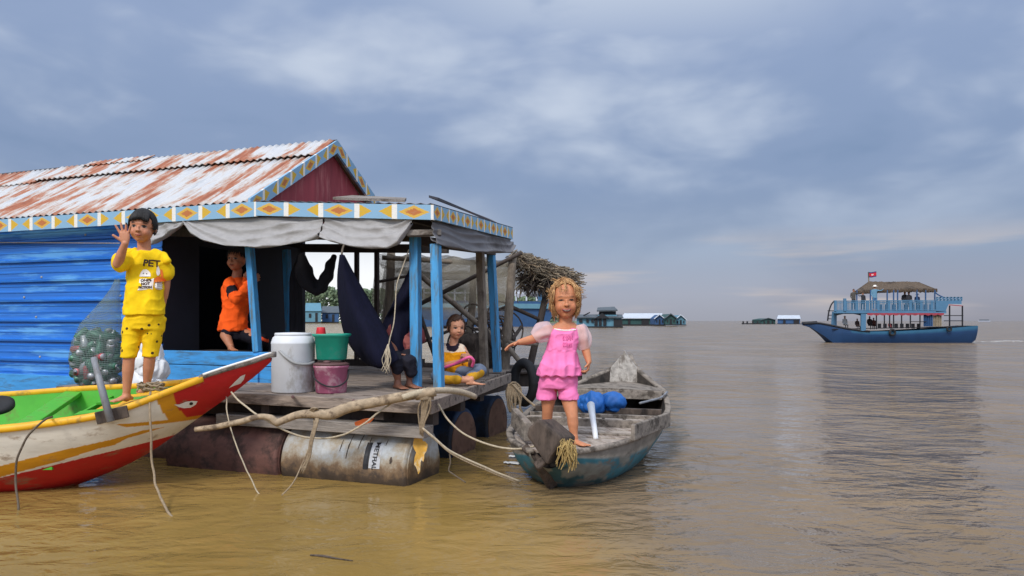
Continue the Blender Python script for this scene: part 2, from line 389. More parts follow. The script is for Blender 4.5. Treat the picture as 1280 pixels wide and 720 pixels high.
def remesh(mb, name, mats, parent, voxel, iters=4, colf=None, disp=None, org=None, factor=.5):
    """fuse overlapping closed shells into one continuous skin"""
    ob = mb.build(name, mats, parent, True, org=org)
    md = ob.modifiers.new('r', 'REMESH'); md.mode = 'VOXEL'; md.voxel_size = voxel; md.use_smooth_shade = True
    if iters:
        md = ob.modifiers.new('s', 'SMOOTH'); md.factor = factor; md.iterations = iters
    bpy.context.view_layer.update()
    dg = bpy.context.evaluated_depsgraph_get()
    me = bpy.data.meshes.new_from_object(ob.evaluated_get(dg))
    ob.modifiers.clear(); old = ob.data; ob.data = me; bpy.data.meshes.remove(old); me.name = name
    me.materials.clear()
    for mm in (mats if isinstance(mats, (list, tuple)) else [mats]): me.materials.append(M[mm])
    o0 = ORG[ob.name]
    if disp:
        ns = [v.normal.copy() for v in me.vertices]
        for v, n in zip(me.vertices, ns): v.co += n * disp(v.co + o0, n)
    for nm in ('Col',):
        if nm in me.attributes: me.attributes.remove(me.attributes[nm])
    a = me.attributes.new('Col', 'FLOAT_COLOR', 'POINT')
    out = []
    for v in me.vertices:
        c = colf(v.co + o0) if colf else mb.col
        out += [c[0], c[1], c[2], 1]
    a.data.foreach_set('color', out)
    me.polygons.foreach_set('use_smooth', [True] * len(me.polygons))
    return ob
def bvh_of(ob):
    me = ob.data; o0 = ORG[ob.name]
    return BVHTree.FromPolygons([v.co + o0 for v in me.vertices], [tuple(p.vertices) for p in me.polygons])
def text_mesh(txt, size, bold=0):
    cu = bpy.data.curves.new('t', 'FONT'); cu.body = txt; cu.size = size; cu.align_x = 'CENTER'; cu.align_y = 'CENTER'; cu.offset = bold
    ob = bpy.data.objects.new('t', cu); col.objects.link(ob); bpy.context.view_layer.update()
    me = bpy.data.meshes.new_from_object(ob.evaluated_get(bpy.context.evaluated_depsgraph_get()))
    bm = bmesh.new(); bm.from_mesh(me); bmesh.ops.triangulate(bm, faces=bm.faces)
    for k in range(2): bmesh.ops.subdivide_edges(bm, edges=[e for e in bm.edges if e.calc_length() > size * .12], cuts=1)
    bmesh.ops.triangulate(bm, faces=bm.faces)
    vs = [(v.co.x, v.co.y) for v in bm.verts]; bm.verts.index_update(); fs = [tuple(v.index for v in f.verts) for f in bm.faces]
    bm.free(); bpy.data.objects.remove(ob); bpy.data.curves.remove(cu); bpy.data.meshes.remove(me)
    return vs, fs
def disc(pts, k=4):                       # filled outline as fan with inner rings
    cx = sum(p[0] for p in pts)/len(pts); cy = sum(p[1] for p in pts)/len(pts)
    vs = [(cx, cy)]; fs = []; n = len(pts)
    for r in range(1, k+1): vs += [(cx + (x-cx)*r/k, cy + (y-cy)*r/k) for x, y in pts]
    for i in range(n):
        j = (i+1) % n; fs.append((0, 1+i, 1+j))
        for r in range(k-1): fs.append((1+r*n+i, 1+(r+1)*n+i, 1+(r+1)*n+j, 1+r*n+j))
    return vs, fs
def rect(w, h, n=10):
    vs = [(w*(i/n-.5), h*(j/n-.5)) for j in range(n+1) for i in range(n+1)]; return vs, [(j*(n+1)+i, j*(n+1)+i+1, (j+1)*(n+1)+i+1, (j+1)*(n+1)+i) for j in range(n) for i in range(n)]
def oval(rx, ry, n=18, cx=0, cy=0, rot=0):
    return [(cx + rx*math.cos(t)*math.cos(rot) - ry*math.sin(t)*math.sin(rot), cy + rx*math.cos(t)*math.sin(rot) + ry*math.sin(t)*math.cos(rot)) for t in [2*math.pi*i/n for i in range(n)]]
def decal(mb, shape, org, ax, ay, tree, off=.003):
    """lay a flat outline onto a surface like paint or a print"""
    vs, fs = shape; org, ax, ay = V(org), V(ax), V(ay); nrm = ax.cross(ay).normalized()
    ids = []
    for x, y in vs:
        p = org + ax*x + ay*y
        hit = tree.ray_cast(p + nrm*.25, -nrm, .6)
        ids.append(mb.p((hit[0] + nrm*off) if hit[0] is not None else p))
    for f in fs: mb.q(*[ids[i] for i in f])
# ------------------------------------------------------------------ camera, light, sky
cam = bpy.data.objects.new('camera', bpy.data.cameras.new('camera')); col.objects.link(cam); scene.camera = cam
cam.location = (0, 0, CH); cam.rotation_euler = (R(90), 0, 0)
cam.data.sensor_width = 36; cam.data.lens = FP/1280*36; cam.data.shift_y = (HZ - 360)/1280
cam.data.clip_start = .05; cam.data.clip_end = 20000
scene.view_settings.view_transform = 'Standard'; scene.view_settings.look = 'None'; scene.view_settings.gamma = 1; scene.view_settings.exposure = 0

SUN_EL, SUN_AZ = R(42), R(205)            # high behind the camera, over its left shoulder, through cloud
sd = V((math.sin(SUN_AZ)*math.cos(SUN_EL), math.cos(SUN_AZ)*math.cos(SUN_EL), math.sin(SUN_EL)))
sl = bpy.data.lights.new('sun', 'SUN'); sl.energy = 2.25; sl.angle = R(13); sl.color = (1, .95, .88)
so = bpy.data.objects.new('sun', sl); col.objects.link(so); so.rotation_euler = (-sd).to_track_quat('-Z', 'Y').to_euler()

def make_world():
    w = bpy.data.worlds.new('World'); scene.world = w; w.use_nodes = True; nt = w.node_tree; nt.nodes.clear()
    out = N(nt, 'ShaderNodeOutputWorld')
    sky = N(nt, 'ShaderNodeTexSky', sky_type='NISHITA', sun_disc=False, sun_elevation=SUN_EL, sun_rotation=SUN_AZ)
    b1 = N(nt, 'ShaderNodeBackground', i_Strength=.08); L(nt, sky.outputs[0], b1.inputs[0])
    tc = N(nt, 'ShaderNodeTexCoord'); sp = N(nt, 'ShaderNodeSeparateXYZ'); L(nt, tc.outputs['Generated'], sp.inputs[0])
    def mth(op, x, y=None, z=None, clamp=False):
        n = N(nt, 'ShaderNodeMath', operation=op, use_clamp=clamp)
        for i, q in enumerate((x, y, z)):
            if q is None: continue
            if isinstance(q, (int, float)): n.inputs[i].default_value = q
            else: L(nt, q, n.inputs[i])
        return n.outputs[0]
    def rng(x, a, b, c, d):
        n = N(nt, 'ShaderNodeMapRange', interpolation_type='SMOOTHSTEP'); L(nt, x, n.inputs[0])
        for i, q in enumerate((a, b, c, d)): n.inputs[i+1].default_value = q
        return n.outputs[0]
    X, Y, Z = sp.outputs; zc = mth('MAXIMUM', Z, 0.0); den = mth('ADD', zc, .16)
    cb = N(nt, 'ShaderNodeCombineXYZ'); L(nt, mth('DIVIDE', X, den), cb.inputs[0]); L(nt, mth('DIVIDE', Y, den), cb.inputs[1]); cb.inputs[2].default_value = 3.7
    def nz(scale, detail, rough, off, dist=0):
        mp = N(nt, 'ShaderNodeMapping'); mp.inputs['Location'].default_value = off; mp.inputs['Scale'].default_value = (1, 1, 2.3); L(nt, tc.outputs['Generated'], mp.inputs[0])
        n = N(nt, 'ShaderNodeTexNoise', i_Scale=scale, i_Detail=detail, i_Roughness=rough, i_Distortion=dist); L(nt, mp.outputs[0], n.inputs[0]); return n.outputs[0]
    a = nz(2.3, 4, .5, (6.3, 3.2, 0), .2); b = nz(6.0, 4, .5, (4, 1, 0), .3)
    cl = mth('ADD', mth('MULTIPLY', a, .72), mth('MULTIPLY', b, .28))
    # clear blue-grey grade from horizon up, then bright thin cloud
    g = N(nt, 'ShaderNodeValToRGB'); L(nt, zc, g.inputs[0]); e = g.color_ramp.elements
    e[0].position = 0; e[0].color = c4(S(150,151,164)); e[1].position = 1; e[1].color = c4(S(176,186,204))
    for p, c in ((.035, S(156,160,178)), (.09, S(146,162,188)), (.18, S(137,157,190)), (.27, S(142,162,196)), (.36, S(150,169,203)), (.46, S(156,175,207))):
        x = e.new(p); x.color = c4(c)
    def mixc(f, A, B, bt='MIX'):
        n = N(nt, 'ShaderNodeMix', data_type='RGBA', blend_type=bt)
        for i, q in ((0, f), (6, A), (7, B)):
            if isinstance(q, (int, float)): n.inputs[i].default_value = q
            elif isinstance(q, tuple): n.inputs[i].default_value = c4(q)
            else: L(nt, q, n.inputs[i])
        return n.outputs[2]
    hi = rng(cl, .46, .64, 0, .95); hi = mth('MULTIPLY', hi, rng(zc, .06, .24, .18, .95))
    az0 = mth('ARCTAN2', X, Y)
    top = mth('MULTIPLY', mth('MULTIPLY', rng(zc, .31, .44, 0, .9), rng(mth('ABSOLUTE', mth('SUBTRACT', az0, .17)), .08, .42, 1, 0)), rng(b, .36, .56, .35, 1))
    hi = mth('MAXIMUM', hi, top)
    c = mixc(hi, g.outputs[0], S(205,216,233))
    lo = mth('MULTIPLY', rng(cl, .46, .34, 0, .5), rng(zc, .02, .2, .25, 1))
    c = mixc(lo, c, S(112,138,174))
    # low pale streaks near the horizon
    st = N(nt, 'ShaderNodeMapping'); st.inputs['Scale'].default_value = (1.6, 1.6, 16); L(nt, tc.outputs['Generated'], st.inputs[0])
    sn = N(nt, 'ShaderNodeTexNoise', i_Scale=1.7, i_Detail=4); L(nt, st.outputs[0], sn.inputs[0])
    band = mth('MULTIPLY', rng(zc, .0, .03, 0, 1), rng(zc, .13, .06, 0, 1))
    c = mixc(mth('MULTIPLY', mth('MULTIPLY', rng(sn.outputs[0], .48, .66, 0, .75), band), rng(X, -.15, .3, .6, 1)), c, S(214,200,192))
    # break in the cloud low over the far shore, left of the view
    az = mth('ARCTAN2', X, Y)
    ga = mth('MULTIPLY', rng(mth('ABSOLUTE', mth('ADD', az, .225)), .04, .26, 1, 0), rng(zc, .05, .19, 1, 0))
    c = mixc(ga, c, (1.02, 1.04, 1.07))
    # the sunlit half of the cloud deck behind the viewer and overhead is brighter
    back = rng(Y, .25, -.7, 0, 1)
    c = mixc(1.0, c, mixc(back, (1., 1., 1.), (2.6, 2.45, 2.25)), 'MULTIPLY')
    over = rng(zc, .45, .95, 0, 1)
    c = mixc(1.0, c, mixc(over, (1., 1., 1.), (1.9, 1.85, 1.8)), 'MULTIPLY')
    b2 = N(nt, 'ShaderNodeBackground', i_Strength=1); L(nt, c, b2.inputs[0])
    mx = N(nt, 'ShaderNodeMixShader', i_Fac=.94); L(nt, b1.outputs[0], mx.inputs[1]); L(nt, b2.outputs[0], mx.inputs[2]); L(nt, mx.outputs[0], out.inputs[0])
make_world()

def water_mat():
    m, nt, bs, out = new_mat('muddy_water')
    tc = N(nt, 'ShaderNodeTexCoord')
    def nz(scale, st, detail=3, rough=.5, dist=0, rot=0):
        mp = N(nt, 'ShaderNodeMapping'); mp.inputs['Scale'].default_value = st; mp.inputs['Rotation'].default_value = (0, 0, rot); L(nt, tc.outputs['Object'], mp.inputs[0])
        n = N(nt, 'ShaderNodeTexNoise', i_Scale=scale, i_Detail=detail, i_Roughness=rough, i_Distortion=dist); L(nt, mp.outputs[0], n.inputs[0]); return n.outputs[0]
    def mth(op, x, y):
        n = N(nt, 'ShaderNodeMath', operation=op)
        for i, q in enumerate((x, y)):
            if isinstance(q, (int, float)): n.inputs[i].default_value = q
            else: L(nt, q, n.inputs[i])
        return n.outputs[0]
    def rng(x, a, b, c, d):
        n = N(nt, 'ShaderNodeMapRange', interpolation_type='SMOOTHSTEP'); L(nt, x, n.inputs[0])
        for i, q in enumerate((a, b, c, d)): n.inputs[i+1].default_value = q
        return n.outputs[0]
    sp = N(nt, 'ShaderNodeSeparateXYZ'); L(nt, tc.outputs['Object'], sp.inputs[0])
    # sheltered by the house on the left, wind ripples out on the open lake
    shel = rng(sp.outputs[0], -.6, 2.6, .20, 1)
    patch = rng(nz(.35, (1, .5, 1), 3), .35, .65, .45, 1.15)
    h = mth('ADD', mth('ADD', mth('ADD', mth('MULTIPLY', nz(1.7, (1, 1.1, 1), 3, .55, .5, .5), .5), mth('MULTIPLY', nz(.9, (1, 1.5, 1), 3, .5, .6, .25), 1.0)), mth('MULTIPLY', nz(3.2, (1, 1.6, 1), 4, .55, .8, -.15), .40)), mth('MULTIPLY', nz(11, (1, 1.6, 1), 3, .5, .4), .07))
    h = mth('MULTIPLY', h, mth('MULTIPLY', shel, patch))
    bp = N(nt, 'ShaderNodeBump', i_Strength=1.0, i_Distance=.26); L(nt, h, bp.inputs['Height']); L(nt, bp.outputs[0], bs.inputs['Normal'])
    cn = rng(nz(.5, (1, 1, 1), 4), .35, .7, 0, 1)
    mx = N(nt, 'ShaderNodeMix', data_type='RGBA'); L(nt, cn, mx.inputs[0]); mx.inputs[6].default_value = c4(S(130,105,56)); mx.inputs[7].default_value = c4(S(150,121,68))
    m2 = N(nt, 'ShaderNodeMix', data_type='RGBA'); L(nt, cn, m2.inputs[0]); m2.inputs[6].default_value = c4(S(118,101,80)); m2.inputs[7].default_value = c4(S(132,113,90))
    open_ = rng(mth('ADD', mth('SUBTRACT', sp.outputs[0], mth('MULTIPLY', nz(.45, (1, 1, 1), 3), 2.4)), mth("MULTIPLY", sp.outputs[1], .10)), -1.3, .35, 0, 1)
    m3 = N(nt, 'ShaderNodeMix', data_type='RGBA'); L(nt, open_, m3.inputs[0]); L(nt, mx.outputs[2], m3.inputs[6]); L(nt, m2.outputs[2], m3.inputs[7])
    L(nt, m3.outputs[2], bs.inputs['Base Color'])
    bs.inputs['Specular Tint'].default_value = (1, .95, .88, 1); L(nt, rng(sp.outputs[1], 5, 40, .05, .2), bs.inputs['Roughness']); bs.inputs["IOR"].default_value = 1.2; bs.inputs['Specular IOR Level'].default_value = .5
    return m
M['water'] = water_mat()
b = MB(); b.poly([(-9000,-3000,0), (9000,-3000,0), (9000,14000,0), (-9000,14000,0)])
tag(b.build('lake_water', 'water', org=(0,0,0)), kind='structure')

# ------------------------------------------------------------------ the floating house (t runs left along the front, s runs back)
U = V((-math.cos(HA), math.sin(HA), 0)); D = V((math.sin(HA), math.cos(HA), 0))
P1 = V(((520-640)*5.95/FP, 5.95, 0)); DZ = .56
def Hs(t, s, z): return P1 + U*t + D*s + V((0,0,z))
def t_at(px, s):                          # t where the line at depth s is seen in column px
    k = (px - 640)/FP; a = P1 + D*s
    return (a.x - k*a.y)/(k*U.y - U.x)
def z_at(p, py): return CH - (py - HZ)*p.y/FP
def onf(px, py, s=0):
    p = Hs(t_at(px, s), s, 0); p.z = z_at(p, py); return p
TW = t_at(204, 0); TB = t_at(378, 2.42)                         # right end of the closed room
house = thing('floating_house', Hs(2.5, 1, .3), 'blue tin floating house with rusty corrugated gable roof and open porch', 'house')
gz = z_at(Hs(t_at(320, -.12), -.12, 0), 252)   # eave height at the gable foot
T3 = t_at(320, 0); TL = 8.2
HD = 2.42                                  # depth of house
def ap(px, py):                            # gable plane point at T3
    k = (px-640)/FP; a = Hs(T3-.06, 0, 0); s = (k*a.y - a.x)/(D.x - k*D.y); p = a + D*s; p.z = z_at(p, py); return p, s
apx, s_ap = ap(419, 178)
rz_ = apx.z
# front wall: shiplap-like tin sheets
b = MB(); pitch = .200; z = .29; rows = []; k0 = 0
prof = []
while z < 2.06:
    prof += [(z, -.0), (z+.003, -.034), (z+.022, -.037), (z+.034, -.016), (z+.085, -.012), (z+.092, -.017), (z+.104, -.017), (z+.112, -.011), (z+.150, -.009), (z+.156, -.014), (z+.166, -.014), (z+.173, -.006), (z+pitch-.003, 0)]
    z += pitch
for i in range(24):
    t = lerp(TW, TL, i/23); rows.append([Hs(t, dy + .002*math.sin(i*1.7), zz) for zz, dy in prof])
b.grid(rows); b.m = 1
for i in range(10):
    for zz in range(0, 9):
        if rnd.random() < .3: continue
        t = TW + .35 + i*.62 + (.2 if zz % 2 else 0) + rnd.uniform(-.05,.05)
        b.ell(Hs(t, -.020, .29 + zz*pitch + .048), (.012, .008, .012), 8, 5)
b.build('front_wall', ['blue_metal', 'handle_grey'], house, False)
b = MB()
b.beam(Hs(TW-.01, -.03, .45), Hs(TL, -.03, .45), .05, .22); b.build('base_board', 'blue_board', house, bevel=.006)
b = MB(); b.tube([onf(-40, 303, -.05), onf(60, 303.5, -.05), onf(150, 304, -.05)], .004, 6); b.build('wall_wire', 'rope_pale', house)
# end wall of the room facing the porch: indoor shade put into the near-black board colour, with an unlit doorway
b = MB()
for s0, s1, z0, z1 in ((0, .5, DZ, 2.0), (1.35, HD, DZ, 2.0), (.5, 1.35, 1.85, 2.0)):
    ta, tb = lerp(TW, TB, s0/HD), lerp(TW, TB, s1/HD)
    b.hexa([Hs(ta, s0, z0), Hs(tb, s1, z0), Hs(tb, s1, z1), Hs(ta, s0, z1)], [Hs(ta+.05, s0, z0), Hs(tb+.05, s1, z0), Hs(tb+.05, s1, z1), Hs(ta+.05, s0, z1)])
b.build('end_wall', 'shade_dark_wall', house)
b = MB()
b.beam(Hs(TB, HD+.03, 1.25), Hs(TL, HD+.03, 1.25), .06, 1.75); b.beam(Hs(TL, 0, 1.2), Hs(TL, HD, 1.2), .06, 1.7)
b.build('back_wall', 'shade_dark_wall', house)
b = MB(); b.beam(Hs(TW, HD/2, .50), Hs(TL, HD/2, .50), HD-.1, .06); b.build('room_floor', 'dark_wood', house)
# front knee wall and bench of the porch
tk = t_at(341, 0)
b = MB(); zt = z_at(Hs(t_at(270, 0), 0, 0), 439); zm = z_at(Hs(t_at(270, 0), 0, 0), 457)
b.beam(Hs(TW, 0, (zt+zm)/2+.003), Hs(tk, 0, (zt+zm)/2+.003), .04, zt-zm-.006); b.beam(Hs(TW, 0, (zm+.42)/2), Hs(tk, 0, (zm+.42)/2), .036, zm-.42)
b.beam(Hs(t_at(323, 0), -.03, zt-.02), Hs(t_at(323, 0), -.03, .42), .05, .02, D)
b.build('knee_wall', 'blue_board', house, bevel=.005)
b = MB(); b.beam(Hs(TW, .33, zt-.035), Hs(tk, .33, zt-.035), .55, .04); b.build('bench', 'dark_wood', house, bevel=.005)
KZ = zt
# posts
def post(a, c, w, m='blue_paint', name='post'):
    b = MB(); b.beam(a, c, w, w, D); return b.build(name, m, house, bevel=.006)
zp = 1.9
p_a = Hs(t_at(322, 0), 0, KZ); p_b = onf(312, 308, 0); post(p_a, p_b, .062)
post(W(520.5, 486, 5.95), W(519, 296, 5.95), .075)
post(W(549, 488, 5.80), W(544.5, 305, 5.80), .07)
post(W(606, 474, 7.2), W(600, 312, 7.2), .07, 'pole_wood')
post(W(622, 465, 7.6), W(613.5, 314, 7.6), .075)
post(onf(363, 440, 1.5), onf(358, 312, 1.5), .07)
for px in (446, 471):
    post(onf(px, 452, HD), onf(px, 312, HD), .05, 'dark_wood', 'back_post')
post(onf(376, 452, HD), onf(374, 300, HD), .06, 'dark_wood', 'back_post')
b = MB(); b.beam(onf(360, 455, HD), onf(530, 455, HD), .05, .12); b.build('back_sill', 'dark_wood', house); b = MB(); b.beam(onf(360, 310, HD), onf(560, 311, HD), .06, .10); b.build('back_rail', 'dark_wood', house)
# ---- roof sheets
EO = -.16; EZ = gz
def corr(b, t0, t1, s0, z0, s1, z1, lift=0, pitch=.082, amp=.0095, nseg=5, u_off=0, jag=0):
    n = int((t1 - t0)/pitch*6); rows = []; uvs = []
    L_ = math.hypot(s1-s0, z1-z0); nv = V((0,0,1))*abs(s1-s0)/L_ - D*((z1-z0)/L_)*(1 if s1 > s0 else -1)
    for i in range(n+1):
        t = t0 + (t1-t0)*i/n; h = amp*math.sin(2*math.pi*t/pitch)
        ext = jag*noise.noise(V((math.floor(t/.8)*3.1, 0, 0)))
        r = []; u_ = []
        for j in range(nseg+1):
            q = j/nseg; q2 = q - (ext if j == 0 else 0)
            sag = -.012*math.sin(q*math.pi)*(.5+.5*math.sin(t*1.3)) + .006*noise.noise(V((t*1.1, q*2, 1)))
            r.append(Hs(t, lerp(s0, s1, q2), lerp(z0, z1, q2)) + nv*(h + lift + sag)); u_.append((t + u_off, q*L_))
        rows.append(r); uvs.append(u_)
    b.grid(rows, uvs)
rk = .72                                   # where the upper course overlaps the lower one
sE, sR = EO, s_ap
b = MB(); corr(b, T3-.06, TL, sE, EZ, lerp(sE, sR, rk+.06), lerp(EZ, rz_, rk+.06), 0, jag=.01); roof = b.build('roof', 'roof', house, True, solid=.004)
b = MB(); corr(b, T3-.06, t_at(58, .9), lerp(sE, sR, rk), lerp(EZ, rz_, rk), sR, rz_, .03, u_off=3.3, jag=.02)
b.build('upper_sheet', 'roof', roof, True, solid=.006)
b = MB(); corr(b, t_at(58, .9)-.02, TL, lerp(sE, sR, rk-.03), lerp(EZ, rz_, rk-.03), sR, rz_, .016, u_off=8.3, jag=.02)
b.build('upper_sheet', 'roof', roof, True, solid=.006)
b = MB(); corr(b, T3-.06, TL, 2*sR-sE, EZ, sR, rz_, 0); b.build('rear_sheet', 'roof', roof, True, solid=.004)
b = MB(); corr(b, t_at(192, sR), t_at(112, sR), lerp(sE, sR, .93), lerp(EZ, rz_, .93), sR+.05, rz_+.02, .05, u_off=5); b.build('ridge_sheet', 'roof', roof, True, solid=.006)
b = MB(); b.tube([Hs(T3-.08, sR, rz_+.012), Hs(4, sR, rz_+.02), Hs(TL, sR, rz_+.01)], .016, 6); b.build('ridge_cap', 'old_metal', roof)
# gable wall
b = MB(); g0 = T3-.0
b.prism([Hs(g0, sE+.14, EZ-.05), Hs(g0, 2*sR-sE-.14, EZ-.05), Hs(g0, sR, rz_-.08)], U*.04); b.build('gable_wall', 'gable_red', house)
# fascia boards with painted diamonds
CELL = .30
def fascia(a, c, h, cells0, ncell, th=.025, name='fascia', down=V((0,0,-1))):
    a, c, down = V(a), V(c), V(down); b = MB(); d = (c-a).normalized(); nv = d.cross(down).normalized()
    if nv.y > 0: nv = -nv
    n = 24
    f = [[a.lerp(c, i/n), a.lerp(c, i/n) + down*h] for i in range(n+1)]
    uv = [[(cells0 + ncell*i/n, 1), (cells0 + ncell*i/n, -1)] for i in range(n+1)]
    b.grid(f, uv); b.grid([[p - nv*th for p in r] for r in f], uv)
    b.grid([[r[0], r[0]-nv*th] for r in f], [[u[0], u[0]] for u in uv]); b.grid([[r[1], r[1]-nv*th] for r in f], [[u[1], u[1]] for u in uv])
    b.grid([[f[0][0], f[0][0]-nv*th], [f[0][1], f[0][1]-nv*th]], [[uv[0][0]]*2, [uv[0][1]]*2]); b.grid([[f[n][0], f[n][0]-nv*th], [f[n][1], f[n][1]-nv*th]], [[uv[n][0]]*2, [uv[n][1]]*2])
    return b.build(name, 'fascia', house)
SF = EO - .03
fa = onf(320, 252, SF); fb = Hs(TL, SF, fa.z)
fascia(fa, fb, .125, 0, (TL - t_at(320, SF))/CELL)
corner = onf(542, 256, SF); corner_h = (273-255)*corner.y/FP
fascia(fa - V((0,0,.003)), corner, .115, .1, 4.9)
ff = W(641, 285, 7.2)
fascia(corner, ff, .11, 0.05, 11.9)
fl0 = Hs(T3-.09, sE-.02, EZ+.02); fl1 = Hs(T3-.09, sR, rz_+.02); fl2 = Hs(T3-.09, 2*sR-sE, EZ+.02)
for a, c in ((fl0, fl1), (fl2, fl1)):
    dn = V((0,0,-1)); fascia(a, c, .13, .1, 6.8, name='barge_board', down=dn)
# porch roof sheets
b = MB(); bk = Hs(T3, HD+.1, fa.z+.02); bk2 = W(600, 270, 8.3)
P_ = lambda u, v: (corner.lerp(ff, v)).lerp(fa.lerp(bk, v), u) + V((0,0,.004 + .03*math.sin(u*2)*math.sin(v*3)))
b.grid([[P_(i/60, j/6) + V((0,0,.007*math.sin(i*1.9))) for j in range(7)] for i in range(61)], [[(i*.04, j*.3) for j in range(7)] for i in range(61)])
b.build('porch_roof', 'old_metal', house, True, solid=.006)
b = MB()
for i in range(5):
    u = .1 + i*.2; b.beam(P_(u, .02)-V((0,0,.05)), P_(u, .98)-V((0,0,.05)), .05, .06)
for a, c in ((W(519, 296, 5.95), Hs(TW, 0, 1.93)), (W(519, 300, 6.0), W(617, 314, 7.6))): b.beam(a, c, .05, .08)
b.build('rafter', 'dark_wood', house)
# old sheets and boards left lying on the porch roof
def roof_board(pts, th, m, lab):
    b = MB(); pts = WP(pts); b.prism(pts, V((0,0,th))); return tag(b.build('loose_sheet', m), lab, 'sheet')
roof_board([(536,247,6.15), (548,250,5.98), (626,283,6.95), (612,276,7.15)], .02, 'old_metal', 'long dark metal sheet lying along the right edge of the porch roof')
roof_board([(416,249.5,7.2), (506,253,6.2), (508,250.5,6.7), (440,247,7.5)], .025, 'grey_wood', 'grey weathered boards lying on the porch roof below the gable')
# ---- deck
A = V((-.58, 4.9, DZ)); B_ = V((-.056, 7.45, DZ)); C_ = V((-.02, 8.25, DZ))
def edge(f): return A.lerp(C_, f)
b = MB(); nb = 26
for i in range(nb):
    f0, f1 = i/nb, (i+1)/nb - .0035
    e0, e1 = edge(f0), edge(f1); ov = rnd.uniform(-.015, .03); dz = rnd.uniform(-.004, .003)
    L0 = 3.6 if i > 8 else 3.4
    q0, q1 = e0 + U*L0 , e1 + U*L0
    k = -U*ov + V((0,0,dz)); th = V((0,0,-.028))
    b.hexa([e0+k+th, e1+k+th, q1+k+th, q0+k+th], [e0+k, e1+k, q1+k, q0+k])
b.build('deck_boards', 'deck_wood', house, bevel=.003)
up0 = A + V((-.012,-.03,0))
b = MB(); a0 = W(532, 507, 4.88); a1 = up0 + U*2.55
b.beam(V((a0.x, a0.y, .525)), V((a1.x, a1.y, .545)), .05, .078)
for px, py in ((442,502), (366,497)): b.m = 1; b.tube([W(px, py-1, 4.9), W(px, py-1, 5.2)], .012, 8)
b.build('front_beam', ['deck_wood', 'dark_lid'], house, bevel=.005)
b = MB(); a0 = W(536, 539, 4.92); b.beam(V((a0.x, a0.y, .362)), V((a0.x, a0.y, .375)) + U*1.72, .14, .075); b.build('lower_beam', 'grey_wood', house, bevel=.005)
b = MB(); b.beam(A + V((.03,-.02,-.034)), B_ + V((.03,0,-.034)), .04, .09); b.build('side_beam', 'deck_wood', house, bevel=.005)
b = MB()
for f in (.06, .3, .52, .76): e = edge(f); b.beam(e + V((.02,0,-.13)), e + U*3 + V((0,0,-.13)), .09, .10)
for t in (.35, 1.3, 2.2): b.beam(A + U*t + V((0,.02,-.105)), A + U*t + D*2.6 + V((0,0,-.105)), .07, .06)
b.build('joist', 'dark_wood', house)
# ---- drums under the deck
def drum(p, length, r, m, lab, end_m=None, ax=None, taper=0):
    ax = V(ax or U).normalized(); o = thing('oil_drum', V((p.x, p.y, -.1)) + ax*length/2, lab, 'drum', 'drums floating the house deck')
    pr = [(r*.86, -.004), (r*.93, .004), (r*1.02, .012), (r, .03)]
    for f in (.33, .66): pr += [(r, length*f-.03), (r*1.03, length*f-.012), (r*1.03, length*f+.012), (r, length*f+.03)]
    pr += [(r, length-.03), (r*1.02, length-.012), (r*.93, length-.004), (r*.86, length)]
    b = MB(); b.lathe(p, pr, 40, ax); body = b.build('body', m, o, True)
    b = MB(); b.lathe(p, [(.001, .02), (r*.88, .02), (r*.9, -.006)], 32, ax); b.build('end_cap', end_m or m, o)
    return o, body
w0 = V((-.615, 5.14, .085))
d1, body1 = drum(w0, 1.0, .268, 'white_drum', 'worn white drum with a printed label at the front right corner of the deck', 'white_drum')
d2, body2 = drum(w0 + U*1.03 + V((0,0,.01)), 1.02, .275, 'rust_drum', 'rusty brown drum end to end with the white drum under the front beam')
drum(w0 + U*2.12 + D*.2, .9, .26, 'rust_drum', 'dark red drum floating behind the bow of the painted boat')
drum(V((-.40, 6.15, .10)), .95, .27, 'blue_drum', 'dark drum with a rusty end in the second row under the deck', 'rust_end')
drum(V((-.14, 7.2, .10)), .95, .27, 'blue_drum', 'blue drum with a rusty end in the back row under the deck', 'rust_end')
tr = bvh_of(body1)
o = W(459, 570, 4.93)
ux = -U; uz = V((0,0,1))
b = MB(); decal(b, rect(.036, .17), o - ux*.044 - uz*.015, ux, uz, tr, .004); b.build('label_bar', 'paint_black', body1)
b = MB(); decal(b, rect(.085, .16), o + ux*.02 - uz*.012, ux, uz, tr, .003); b.build('label_panel', mat('label_grey', S(186,188,190), .6, .08, 20, dirt=S(150,136,112), dirt_amt=.35, dirt_scale=12), body1)
b = MB(); vs, fs = text_mesh('METHAL', .046, .0012); decal(b, ([(y, -x) for x, y in vs], fs), o + ux*.018 - uz*.012, ux, uz, tr, .0055); b.build('label_text', 'paint_black', body1)
# torn yellow patch on the drum end and dark streaks
b = MB(); pts = []
for i in range(26):
    t = 2*math.pi*i/26; rr = 1 + .28*math.sin(3*t+1) + .2*math.sin(7*t); pts.append((.045*rr*math.cos(t), .12*rr*math.sin(t)))
decal(b, disc(pts, 8), W(524, 563, 4.95), ux, uz, tr, .004); b.build('torn_patch', 'drum_patch', body1)
for px, y0, y1, wd in ((416,546,578,.006), (432,548,566,.004), (464,556,578,.005), (447,552,566,.004), (473,553,560,.004), (486,572,580,.012), (404,556,570,.004)):
    b = MB(); p0, p1 = W(px, y0, 4.92), W(px+1, y1, 4.92); h = (p0.z-p1.z)
    decal(b, disc([(-wd*.3, h/2), (wd*.3, h/2), (wd, 0), (wd*.4, -h/2), (-wd*.5, -h/2), (-wd*.7, 0)], 3), (p0+p1)/2, ux, uz, tr, .0045)
    b.build('rust_streak', 'boat_dark', body1)
